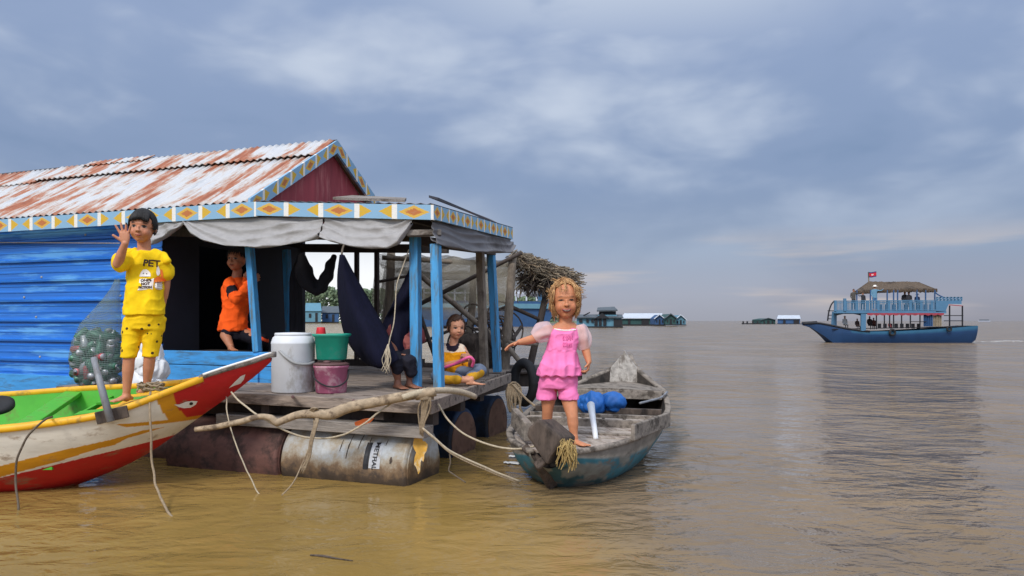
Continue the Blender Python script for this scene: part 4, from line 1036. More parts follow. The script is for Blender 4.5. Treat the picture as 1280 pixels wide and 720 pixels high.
b = MB(); P = smooth_path(WP([(377,318,6.9),(381,340,6.9),(389,358,6.9),(398,362,6.9),(405,353,6.9),(412,336,6.9),(417.5,319,6.9)]), 5); b.tube(P, [.03,.09,.08,.055,.055,.06,.05,.02], 12)
tag(remesh(b, 'hammock', 'black_cloth', None, .012, 2, disp=lambda p, n: .010*math.sin(p.x*60+p.z*22)*.6 + .008*noise.noise(p*12)), 'black folded hammock hanging in a loop beside the blue post', 'hammock')
b = MB(); P = smooth_path(WP([(373,320,7.3),(371,350,7.3),(372,400,7.3),(371,445,7.3)]), 5); b.tube(P, [.03,.06,.07,.06], 12); tag(remesh(b, 'curtain', 'black_cloth', None, .014, 1, disp=lambda p, n: .012*math.sin(p.x*80)), 'narrow black curtain hanging beside the back opening of the porch', 'curtain')

# ------------------------------------------------------------------ net bag of drink cans, white bag
bagc = W(128, 452, 6.0)
o_bag = MB(); prof = [(147,349,3),(144,362,6),(139,376,11),(133,390,17),(126,405,24),(122,425,30),(121,445,33),(122,465,32),(124,480,26),(127,487,14)]
rings = []
for px, py, w in prof:
    c = W(px, py, 6.0); k = w*6.0/FP; rings.append((c, V((k,0,0)), V((0,k*.72,0))))
rr = []; uu = []
for i, (c, a, bb) in enumerate(rings):
    rr.append([c + a*math.cos(t) + bb*math.sin(t) + V((0,0,.008*math.sin(5*t+i))) for t in [2*math.pi*j/40 for j in range(40)]]); uu.append([(j*.03, i*.09) for j in range(40)])
o_bag.grid(rr, uu, close=True); o_bag.grid([rr[-1], [rings[-1][0] + V((0,0,-.01))]*40])
tag(o_bag.build('net_bag', 'bag_net', None, True), 'grey net bag full of empty drink cans behind the girl in yellow', 'bag')
def can_mesh(m):
    b = MB(); b.m = 0; b.lathe((0,0,-.055), [(.024,0),(.031,.008),(.031,.1),(.026,.110)], 16); b.m = 1; b.lathe((0,0,-.0551), [(.001,.1125),(.026,.1105),(.027,.107)], 16); b.lathe((0,0,-.056), [(.001,.004),(.023,.0)], 16)
    return b.data('drink_can', [m, 'can_silver'], V((0,0,0)), True)
cm = [can_mesh('can_green'), can_mesh('can_silver'), can_mesh('can_red')]
placed = []; tries = 0
while len(placed) < 130 and tries < 9000:
    tries += 1
    py = rnd.uniform(417, 482); w = interp([(p[1], p[2]) for p in prof], py) - 7
    th = rnd.uniform(0, 2*math.pi); q = math.sqrt(rnd.random())
    px = interp([(p[1], p[0]) for p in prof], py) + w*q*math.cos(th); c = W(px, py, 6.0); c.y += w*6.0/FP*.7*q*math.sin(th)
    if all((c - p).length > .051 for p in placed): placed.append(c)
kinds = ['empty green drink can in the net bag', 'empty silver drink can in the net bag', 'empty red drink can in the net bag']
for i, c in enumerate(placed):
    k = rnd.choice([0,0,0,0,0,0,0,1,1,2]); o = bpy.data.objects.new('drink_can', cm[k]); col.objects.link(o)
    o.location = c; o.rotation_euler = (rnd.uniform(0,3.1), rnd.uniform(0,3.1), rnd.uniform(0,6)); tag(o, kinds[k], 'can', ['green cans in the net bag','silver cans in the net bag','red cans in the net bag'][k])
b = MB()
for px, py, w, h in ((184,476,18,14),(190,462,15,16),(183,450,11,14),(192,445,8,12),(186,434,6,9)): b.ell(W(px, py, 5.75), (w*5.75/FP, .09, h*5.75/FP), 14, 9)
tag(remesh(b, 'plastic_bag', 'white_plastic', None, .009, 2, disp=lambda p, n: .03*(1-2*abs(noise.noise(V((p.x*9,p.y*9,p.z*4.5))))) + .014*(1-2*abs(noise.noise(V((p.x*22,p.y*22,p.z*12)))))), 'white plastic bag standing behind the legs of the girl in yellow', 'bag')

# ------------------------------------------------------------------ fishing-net shelter behind the porch
ns = thing('net_shelter', W(590, 470, 8.9), 'makeshift pole shelter hung with grey fishing nets behind the porch', 'shelter')
def npole(a, c, r, m='pole_wood', bend=0):
    b = MB(); a, c = V(a), V(c); mid = (a+c)/2 + V((bend, 0, bend*.5)); b.tube(smooth_path([a, mid, c], 5), [r, r*.95, r*.85], 10); return b.build('pole', m, ns, True)
npole(W(630,478,8.3), W(641,320,8.3), .055)
npole(W(661,465,8.8), W(690,335,8.8), .045, 'dark_wood')
npole(W(472,455,9.2), W(489,316,9.2), .06, bend=.05)
npole(W(582,450,9.2), W(592,325,9.2), .05, bend=.03)
npole(W(505,390,8.6), W(652,316,8.2), .026, 'dark_wood')
npole(W(524,343,8.9), W(642,442,8.5), .034)
npole(W(474,352,9.0), W(520,343,9.0), .02, 'dark_wood')
npole(W(500,440,9.0), W(640,380,9.4), .02, 'dark_wood', .05)
npole(W(520,380,9.2), W(545,450,9.0), .03, 'dark_wood')
npole(W(640,384,8.4), W(676,400,8.8), .024, 'dark_wood')
npole(W(632,430,8.2), W(664,470,8.2), .03, 'pole_wood'); npole(W(636,428,8.2), W(671,431,8.6), .022, 'pole_wood')
npole(W(640,425,8.3), W(652,408,8.4), .022, 'dark_wood')
npole(W(478,322,9.0), W(712,336,9.0), .03, 'pole_wood')
npole(W(488,458,8.7), W(668,463,8.7), .06, 'dark_wood')
npole(W(600,400,8.6), W(628,455,8.5), .035, 'dark_wood')
npole(W(545,408,9.2), W(640,415,9.2), .02, 'dark_wood')
b = MB()
for k in range(12):
    c0 = W(592 + rnd.uniform(-28,38), 415 + rnd.uniform(-20,22), 8.9 + rnd.uniform(-.2,.4)); r = rnd.uniform(.14,.26); ay = rnd.uniform(-.9,.9)
    b.tube([c0 + V((r*math.cos(t)*math.cos(ay), r*math.cos(t)*math.sin(ay), r*math.sin(t))) for t in [i*.314 for i in range(21)]], .011, 6)
b.build('trap_hoops', 'dark_wood', ns, True)
b = MB()
for k in range(14): b.ell(W(596+rnd.uniform(-16,22), 440+rnd.uniform(-16,12), 8.7), (.16,.14,.11), 10, 7)
remesh(b, 'net_pile', 'boat_dark', ns, .025, 2, disp=lambda p, n: .03*noise.noise(p*7) + .015*noise.noise(p*20))
# rolled nets and thatch along the top right
b = MB()
P = smooth_path(WP([(640,322,8.6),(656,327,8.6),(676,333,8.7),(698,341,8.8),(714,350,8.9)]), 5); b.tube(P, [.04,.07,.07,.07,.04], 12)
P = smooth_path(WP([(652,346,8.9),(672,352,8.9),(690,354,8.9),(704,350,9.0)]), 5); b.tube(P, [.05,.10,.10,.05], 12)
remesh(b, 'net_roll', 'net_roll', ns, .02, 2, disp=lambda p, n: .05*noise.noise(p*5) + .04*noise.noise(p*14))
b = MB()
for k in range(1500):
    u = rnd.random(); p = W(lerp(640,715,u), lerp(322,350,u) + rnd.uniform(-6,9), 8.55+.4*u + rnd.uniform(-.2,.15)); q = p + V((rnd.uniform(-.10,.20), rnd.uniform(-.08,.08), -abs(rnd.gauss(0,.06)) + .03))
    b.m = rnd.choice((0,0,0,1,2)); b.tube([p, (p*2+q)/3 + V((rnd.uniform(-.05,.05),0,.04)), (p+q*2)/3 + V((rnd.uniform(-.04,.04),0,.0)), q], rnd.uniform(.003,.006), 4)
for k in range(500):
    u = rnd.random(); p = W(lerp(650,708,u), 352 - 8*(u-.5)**2 + rnd.uniform(-12,8), 8.85 + rnd.uniform(-.25,.15)); q = p + V((rnd.uniform(-.12,.12), rnd.uniform(-.08,.08), -abs(rnd.gauss(0,.08))))
    b.m = rnd.choice((0,2,2)); b.tube([p, (p+q)/2 + V((rnd.uniform(-.05,.05),0,.02)), q], rnd.uniform(.004,.009), 4)
b.build('loose_strands', ['net_roll', 'branch', 'boat_dark'], ns)
def netsheet(rows, nm='net'):
    g = [smooth_path(WP(r), 5) for r in rows]; n = len(g[0]); cs = [smooth_path([g[i][j] for i in range(len(g))], 5) for j in range(n)]
    rows_ = [[cs[j][i] + V((0, .05*math.sin(j*.7)+.06*noise.noise(cs[j][i]*2.2), .02*math.sin(j*1.3))) for j in range(n)] for i in range(len(cs[0]))]
    uv = [[(j*.12, i*.12) for j in range(n)] for i in range(len(rows_))]
    b = MB(); b.grid(rows_, uv); return b.build(nm, 'net', ns, True)
netsheet([[(472,318,8.9),(510,318,8.9),(550,320,8.9),(595,322,8.9),(640,324,8.8)], [(474,328,9),(510,334,9.1),(550,342,9.2),(595,340,9.1),(640,336,9)], [(478,336,9.1),(512,343,9.3),(552,352,9.4),(596,346,9.3),(640,345,9.2)]])
netsheet([[(470,330,9.5),(500,335,9.5),(560,340,9.6),(640,335,9.5)], [(466,360,9.6),(505,362,9.7),(560,366,9.7),(640,360,9.6)], [(464,392,9.6),(505,395,9.7),(560,400,9.7),(640,396,9.6)]])
netsheet([[(640,330,8.9),(664,336,8.9),(690,342,9)], [(642,350,8.95),(664,360,9),(690,364,9)], [(644,362,9),(668,372,9),(692,372,9)]])
netsheet([[(525,322,8.95),(560,322,9),(600,324,8.9),(640,326,8.75)], [(520,350,9.1),(556,352,9.1),(596,356,9.0),(640,352,8.85)], [(515,372,9.2),(552,380,9.2),(594,384,9.1),(642,378,8.95)]])
netsheet([[(484,318,9.1),(505,320,9.1),(530,322,9.0)], [(478,350,9.2),(494,356,9.2),(508,360,9.1)], [(472,392,9.2),(482,398,9.2),(490,402,9.1)]])
# tyre hanging off the deck corner and low raft behind
tyr = W(655, 478, 7.7)
b = MB(); rows = []
for i in range(33):
    t = 2*math.pi*i/32; d_ = V((.42*math.cos(t), .5*math.cos(t), 1*math.sin(t))); d_ = V((math.cos(t)*.5, -math.cos(t)*.35, math.sin(t)))
    c = tyr + d_*.20; rows.append([c + d_.normalized()*.055*math.cos(k*.7854) + V((.57,.82,0))*.055*math.sin(k*.7854) for k in range(8)])
b.grid(rows, close=True); tag(b.build('tyre', 'rubber', None, True), 'black tyre fender hanging at the back corner of the deck', 'tyre')
b = MB(); b.box(W(668, 470, 8.6), (1.0, 1.2, .14)); b.box(W(668, 470, 8.6) + V((0,0,.08)), (1.08,1.28,.03)); tag(b.build('raft', 'dark_wood', bevel=.01), 'low dark raft floating behind the porch and net shelter', 'raft')
# ------------------------------------------------------------------ people
def chain(b, pts):                         # tapered limb: (point, radius) ...
    for (p, r), (q, s) in zip(pts, pts[1:]): b.cap(p, q, r, s, 12)
class Head:
    def __init__(s, c, face, up, hw, hh, hd):
        s.c = V(c); s.f = V(face).normalized(); s.u = (V(up) - s.f*V(up).dot(s.f)).normalized(); s.x = s.u.cross(-s.f).normalized()  # x = to image right when facing the viewer
        s.hw, s.hh, s.hd = hw, hh, hd
    def at(s, a, b, c): return s.c + s.x*a*s.hw + s.u*b*s.hh + s.f*c*s.hd
    def el(s, mb, a, b, c, ra, rb, rc, n=14, m=9):
        mb.ell(s.at(a, b, c), (s.x*ra*s.hw, s.f*rc*s.hd, s.u*rb*s.hh), n, m)
    def add(s, mb, smile=0):
        s.el(mb, 0, .17, -.06, 1.0, .84, 1.0, 22, 14)          # skull
        s.el(mb, 0, -.30, .18, .86, .60, .76, 20, 12)          # face
        s.el(mb, 0, -.72, .40, .40, .24, .36)                  # chin
        s.el(mb, .42, -.36, .50, .36, .28, .36); s.el(mb, -.42, -.36, .50, .36, .28, .36)   # cheeks
        s.el(mb, 0, .16, .66, .62, .20, .30)                   # brow
        s.el(mb, 0, -.20, .94, .11, .20, .13); s.el(mb, 0, -.29, .98, .19, .095, .15)        # nose
        s.el(mb, .13, -.31, .90, .10, .075, .1); s.el(mb, -.13, -.31, .90, .10, .075, .1)
        s.el(mb, 0, -.545, .83, .25 + .1*smile, .055, .12); s.el(mb, 0, -.63, .80, .20, .05, .13)   # lips
        for sg in (1, -1): s.el(mb, sg*.99, -.06, -.08, .10, .25, .20)                       # ears
    def loc(s, p):
        d = p - s.c; return d.dot(s.x)/s.hw, d.dot(s.u)/s.hh, d.dot(s.f)/s.hd
def face_col(h, skin, eye_open=.10, smile=0, brow=.6, lip=None):
    dark = sc(skin, .10); lip = lip or (skin[0]*.72, skin[1]*.42, skin[2]*.42)
    def mixc(a, b, t): t = max(0, min(1, t)); return tuple(x + (y-x)*t for x, y in zip(a, b))
    def f(p):
        a, b, c = h.loc(p)
        k = skin
        if c > .15 and abs(b) < 1.05 and abs(a) < 1.1:
            aa = abs(a)
            bl = ((aa-.52)/.3)**2 + ((b+.36)/.22)**2; k = mixc(k, (k[0]*1.02, k[1]*.86, k[2]*.84), .6*(1-bl))
            # brow
            bb = .17 - .10*(aa-.42)**2*4; q = ((aa-.45)/.22)**2 + ((b-bb)/.05)**2; k = mixc(k, dark, brow*(1.35-q))
            # eye
            ex, ey = (aa-.40)/.21, (b+.03)/eye_open; q = ex*ex + ey*ey
            k = mixc(k, sc(skin, .7), .35*(1.5-q))
            if q < 1.2: k = mixc(k, (.46,.40,.36), (1.2-q)*2*(.55 if eye_open > .06 else .1))
            qi = ((aa-.40)/.12)**2 + ((b+.03)/(eye_open*1.05))**2; k = mixc(k, (.012,.009,.008), (1.25-qi)*3)
            lid = ((aa-.40)/.23)**2 + ((b+.03-eye_open*.85+.03*((aa-.4)/.2)**2)/.035)**2; k = mixc(k, (.015,.010,.009), (1.2-lid)*2)
            # nostrils, mouth
            q = ((aa-.10)/.06)**2 + ((b+.365)/.025)**2; k = mixc(k, sc(skin, .25), (1.2-q))
            if smile:
                my = -.585 + .10*(a/.4)**2
                q = (a/.40)**2 + ((b-my)/.095)**2; k = mixc(k, lip, (1.25-q)*2)
                q = ((aa-.46-.25*(b+.45)**2)/.035)**2 + ((b+.45)/.22)**2; k = mixc(k, sc(skin, .6), .5*(1.2-q))
                q = (a/.35)**2 + ((b-my+.004)/.062)**2; k = mixc(k, (.10,.025,.02), (1.2-q)*2.5)
                q = (a/.27)**2 + ((b-my-.010)/.030)**2
                k = mixc(k, (.40,.33,.26), (1.15-q)*2*(.25 if aa < .05 else .9))
            else:
                my = -.575 + .03*(a/.25)**2
                q = (a/.27)**2 + ((b-my)/.075)**2; k = mixc(k, lip, (1.25-q)*1.6)
                q = (a/.25)**2 + ((b-my)/.020)**2; k = mixc(k, sc(lip, .3), (1.2-q)*1.6)
        return k
    return f
def hand(b, wrist, d, nrm, thumb, L_, curl=(.25,.25,.3,.35), tcurl=.25, spread=.16, rr=1.0):
    """d: along the palm, nrm: out of the palm side, thumb: towards the thumb"""
    d = V(d).normalized(); thumb = (V(thumb) - d*V(thumb).dot(d)).normalized(); nrm = (V(nrm) - d*V(nrm).dot(d)); nrm = (nrm - thumb*nrm.dot(thumb)).normalized()
    w = L_*.23; pl = L_*.5
    b.loft([(V(wrist) + d*pl*t, thumb*w*a, nrm*L_*.085*c) for t, a, c in ((-.15,.6,1.15),(0,.72,1.1),(.35,.98,1.15),(.7,1.06,1.0),(1.0,1.0,.8),(1.08,.8,.5))], 14, pw=.8)
    lens = (.43, .48, .45, .35)
    for i in range(4):
        off = (1.5 - i)/1.5; base = V(wrist) + d*pl*(.92 + (.04 if i in (1,2) else 0)) + thumb*w*.78*off
        dd = (d + thumb*spread*off*1.3).normalized(); r = L_*.052*rr*(1 - .06*(i == 3))
        p = base; ang = 0; pr = r*1.05; pts = [(base - dd*L_*.1, pr)]
        pts.append((p, pr))
        for s_, fr in ((.44, 1.0), (.32, .93), (.24, .82)):
            ang += curl[i]*(1 if s_ == .44 else 1.15)
            p = p + (dd*math.cos(ang) + nrm*math.sin(ang))*L_*lens[i]*s_; pts.append((p, r*fr))
        chain(b, pts)
    p = V(wrist) + d*pl*.28 + thumb*w*.75; td = (d*.62 + thumb*.78 + nrm*.25).normalized(); pts = [(p - td*L_*.06, L_*.07*rr), (p, L_*.068*rr)]
    ang = 0
    for s_, fr in ((.22, 1.0), (.17, .85)):
        p = p + (td*math.cos(ang) + (d*.6 + nrm*.8).normalized()*math.sin(ang))*L_*s_; pts.append((p, L_*.06*rr*fr)); ang += tcurl
    chain(b, pts)
def foot(b, ankle, toe, L_, w, sole_z, r_ank):
    """flat foot resting on sole_z"""
    ankle = V(ankle); d = V((toe[0], toe[1], 0)).normalized(); x = V((0,0,1)).cross(d).normalized()
    hz = sole_z; o = V((ankle.x, ankle.y, hz))
    sec = ((-.27,.55,.30),(-.20,.80,.42),(-.05,.82,.62),(.12,.80,.56),(.32,.9,.40),(.52,1.02,.28),(.62,.98,.22),(.68,.8,.16))
    b.loft([(o + d*L_*t + V((0,0,w*.9*h*.55)), x*w*.5*a, V((0,0,w*.9*h*.55))) for t, a, h in sec], 16, pw=.85)
    b.cap(ankle + V((0,0,.005)), o + V((0,0,w*.30)), r_ank, r_ank*1.05, 12)
    for i, (o_, l, r) in enumerate(((.36,.80,.17),(.13,.79,.12),(-.07,.75,.11),(-.25,.71,.10),(-.41,.66,.10))):
        sgn = 1
        p = o + x*w*o_*TOE; b.cap(p + d*L_*.56 + V((0,0,w*.13)), p + d*L_*(l-.03) + V((0,0,w*.10)), w*r*.62, w*r*.60, 8)
TOE = 1
def strands(b, h, roots, r=.004, tail=0, rep=3, mix2=0, wave=0):
    """roots: (start dir, end dir, lift0, lift1, tail vector) in head units (x, up, front) along the scalp"""
    cz = h.at(0, .10, -.05)
    def sp(d, k):
        d = V(d).normalized(); return cz + (h.x*d.x*h.hw + h.u*d.y*h.hh*.96 + h.f*d.z*h.hd*1.02)*k
    r *= .55
    for a, e, k0, k1, tl in [q for q in roots for _ in range(rep)]:
        a, e = (V(a).normalized() + rv(.07)).normalized(), (V(e).normalized() + rv(.10)).normalized(); pts = []; k0 += rnd.uniform(-.01,.03); k1 += rnd.uniform(-.01,.05)
        b.m = 1 if rnd.random() < mix2 else 0
        if any(q.z > .25 and q.y < .40 and abs(q.x) < .80 for q in (a, a.lerp(e,.2).normalized(), a.lerp(e,.4).normalized(), a.lerp(e,.6).normalized())): continue
        for i in range(6):
            t = i/5; pts.append(sp(a.lerp(e, t), lerp(k0, k1, t) + .03*math.sin(t*3.1)))
        if tl:
            p = pts[-1]
            for j in (1, 2): pts.append(p + V(tl)*(j/2) + V((0,0,-.004*j*j)))
        if wave:
            o_ = rv(9); pts = [p + V((noise.noise(p*38+o_), noise.noise(p*38+o_+V((7,0,0))), noise.noise(p*38+o_+V((0,7,0)))))*wave*2*(i_/len(pts)) for i_, p in enumerate(pts)]
        b.tube(pts, [r, r*1.15, r, r*.75, r*.4], 4)
def rv(s): return V((rnd.uniform(-s, s), rnd.uniform(-s, s), rnd.uniform(-s, s)))
def fold(amp, fx, fz, seed):               # soft cloth wrinkles
    o = V((seed, seed*2, 0))
    return lambda p, n: amp*(noise.noise(V((p.x*fx, p.y*fx, p.z*fz)) + o) + .6*noise.noise(V((p.x*fx*2.2, p.y*fx*2.2, p.z*fz*2.0)) + o) + .35*(1-abs(noise.noise(V((p.x*fx*1.3 + p.z*fz*.7, p.y*fx, p.z*fz*1.1)) + o))*2) + .75*(1-abs(noise.noise(V((p.x*fx*.9 + p.z*fz*.5, p.y*fx*.9, p.z*fz*1.6 - p.x*fx*.5)) + o*1.7)))**5 - .25)
XR, YF, ZU = V((1,0,0)), V((0,-1,0)), V((0,0,1))

# ---- girl in yellow, waving from the bow
def girl_yellow():
    Y = 4.98; P = lambda px, py, dy=0: W(px, py, Y + dy)
    o = thing('person', P(170, 498), 'person in yellow shirt and dotted yellow pants standing on the bow with one hand raised', 'person')
    SK = S(188,128,96)
    h = Head(P(178.5, 284), (.16,-1,.0), (.06,0,1), .080, .110, .096)
    b = MB(); h.add(b)
    chain(b, [(P(180,300,.03), .042), (P(180.5,316,.03), .043)])
    b.loft([(P(180.5,313,.03), XR*.06, YF*.05), (P(181,321,.03), XR*.112, YF*.06), (P(181,345,.03), XR*.105, YF*.075), (P(181,375,.03), XR*.105, YF*.075), (P(181,398,.03), XR*.11, YF*.08), (P(181,410,.03), XR*.10, YF*.07)], 20)
    # raised arm (image left), hand beside the cheek
    sh, el, wr = P(161,323,.02), P(147,330,-.13), P(156.5,304,-.19)
    chain(b, [(sh, .040), (sh.lerp(el,.5), .036), (el, .031), (el.lerp(wr,.4), .030), (wr, .020)])
    hand(b, wr, (-.05,-.05,1), (.2,-1,.1), (-1,-.1,.1), .138, (.05,.0,.05,.12), .1, .36, 1.12)
    # other arm bent behind the back
    sh, el, wr = P(200,323,.03), P(207.5,348,.06), P(206,372,.09)
    chain(b, [(sh, .040), (sh.lerp(el,.5), .035), (el, .030), (el.lerp(wr,.4), .029), (wr, .020)]); hand(b, wr, (-.25,.1,-1), (-1,0,0), (0,-1,0), .12, (.4,.4,.45,.5))
    # legs
    zl, zr = P(156,500,-.03).z, P(184,489,.04).z
    for hip, kn, an, zz, toe in ((P(168,405,.02), P(161,450,-.04), P(158,494,-.02), .565, (-.25,-1)), (P(192,405,.04), P(187,448,.01), P(183,485,.06), .618, (.15,-1))):
        chain(b, [(hip, .062), (hip.lerp(kn,.5), .052), (kn, .037), (kn.lerp(an,.3), .037), (kn.lerp(an,.72), .027), (an, .023)])
        foot(b, an, toe, .175, .066, zz, .027)
    body = remesh(b, 'body', 'skin', o, .0034, 3, face_col(h, SK, .075, 0, .75))
    # shirt
    b = MB()
    b.loft([(P(180.5,313.5,.03), XR*.060, YF*.055), (P(181,317,.03), XR*.095, YF*.066), (P(181,322,.03), XR*.116, YF*.070), (P(181,335,.03), XR*.115, YF*.082), (P(181,360,.02), XR*.117, YF*.092), (P(181,380,.02), XR*.126, YF*.10), (P(181,393.5,.02), XR*.135, YF*.108)], 26, pw=.92)
    sh, el = P(163,322,.02), P(147,331,-.12); e2 = sh.lerp(el, .72); chain(b, [(P(170,320,.03), .05), (sh, .054), (sh.lerp(el,.4), .056), (e2, .060)])
    b.cap(P(161,316,.02), P(156,322,-.04), .030, .02); b.cap(P(204,319,.02), P(209,325,.0), .028, .02)
    sh, el = P(199,323,.03), P(209.5,348,.06); chain(b, [(P(193,320,.03), .05), (sh, .052), (sh.lerp(el,.45), .052), (sh.lerp(el,.8), .050)])
    YEL_ = S(234,194,22)
    shirt = remesh(b, 'shirt', 'cloth', o, .006, 3, lambda p: YEL_, fold(.011, 10, 6, 3))
    # pants
    b = MB()
    b.loft([(P(181,386,.025), XR*.115, YF*.092), (P(181,398,.025), XR*.125, YF*.098), (P(180,412,.02), XR*.122, YF*.092)], 22)
    for hip, kn, w in ((P(168,402,.02), P(160.5,447,-.04), .062), (P(193,402,.035), P(187.5,446,.01), .062)):
        b.loft([(hip.lerp(kn, t), XR*w*k, YF*w*k*1.02) for t, k in ((-.1,1.08),(.2,1.10),(.5,.98),(.8,.88),(1.0,.86))], 18)
    remesh(b, 'pants', 'cloth_dotted', o, .006, 3, lambda p: S(228,186,22), fold(.006, 8, 10, 7))
    # prints on the shirt
    t = bvh_of(shirt); so = P(183, 352, -.1)
    def pr(shape, cx, cy, m, off, nm, rot=0):
        b = MB(); c, s_ = math.cos(rot), math.sin(rot); ax = XR*c + ZU*s_; ay = -XR*s_ + ZU*c
        decal(b, shape, P(cx, cy, -.1), ax, ay, t, off); b.build(nm, m, shirt)
    pr(text_mesh('PET', .062, .0018), 183.5, 328.5, 'print_dark', .0035, 'print_word', -.06)
    pr(disc([(-.042,-.045),(.044,-.035),(.044,.040),(-.042,.032)]), 178.5, 354.5, 'print_white', .003, 'print_panel', -.02)
    for i, tx in enumerate(("ONE'S", "NOT", "FICTION")): pr(text_mesh(tx, .0235 if i < 2 else .0195, .0012), 178.7, 350 + i*4.4, 'print_dark', .006, 'print_caption', .06)
    pr(disc([(-.037,-.022),(.037,-.022),(.034,.0),(.022,.016),(.006,.026),(-.016,.024),(-.03,.006)]), 177, 341, 'print_white', .003, 'print_animal')
    pr(disc(oval(.022,.027)), 192, 356.5, 'print_white', .0045, 'print_animal')
    pr(disc(oval(.024,.030)), 191.5, 350, 'print_orange', .003, 'print_animal'); pr(disc(oval(.008,.034)), 190.3, 337.5, 'print_white', .003, 'print_animal'); pr(disc(oval(.008,.030)), 193.6, 341, 'print_orange', .0025, 'print_animal')
    for cx, cy in ((174.8,341),(178.8,341.5),(190.5,356),(193.5,356.5),(192,358.5)): pr(disc(oval(.0035,.004,8), 1), cx, cy, 'print_dark', .0065, 'print_dot')
    # hair tied back, thick fringe
    b = MB(); h.el(b, 0, .27, -.16, 1.06, .86, .98, 20, 12); h.el(b, 0, .20, -.95, .45, .38, .4)
    roots = []
    for i in range(420):
        a = rnd.uniform(-1, 1); roots.append(((a*1.0, rnd.uniform(-.15,1.0), rnd.uniform(-.2,.45)), (a*.5, .2 + rnd.uniform(-.3,.2), -1), 1.03 + rnd.uniform(0,.04), 1.06, None))
    for i in range(170):
        a = rnd.uniform(-.78, .78); roots.append(((a*.55, 1, .35), (a*1.02, .36 - .14*abs(a) + rnd.uniform(-.06,.06), 1), 1.06 + rnd.uniform(0,.03), 1.07 + rnd.uniform(0,.03), None))
    for i in range(90):
        sg = rnd.choice((-1, 1)); roots.append(((sg*.75, .8, .45), (sg*1, .05 + rnd.uniform(-.3,.2), .20 + rnd.uniform(-.1,.14)), 1.05, 1.06, None))
    strands(b, h, roots, .0040, rep=5)
    b.build('hair', 'hair_dark', o, True)
girl_yellow()

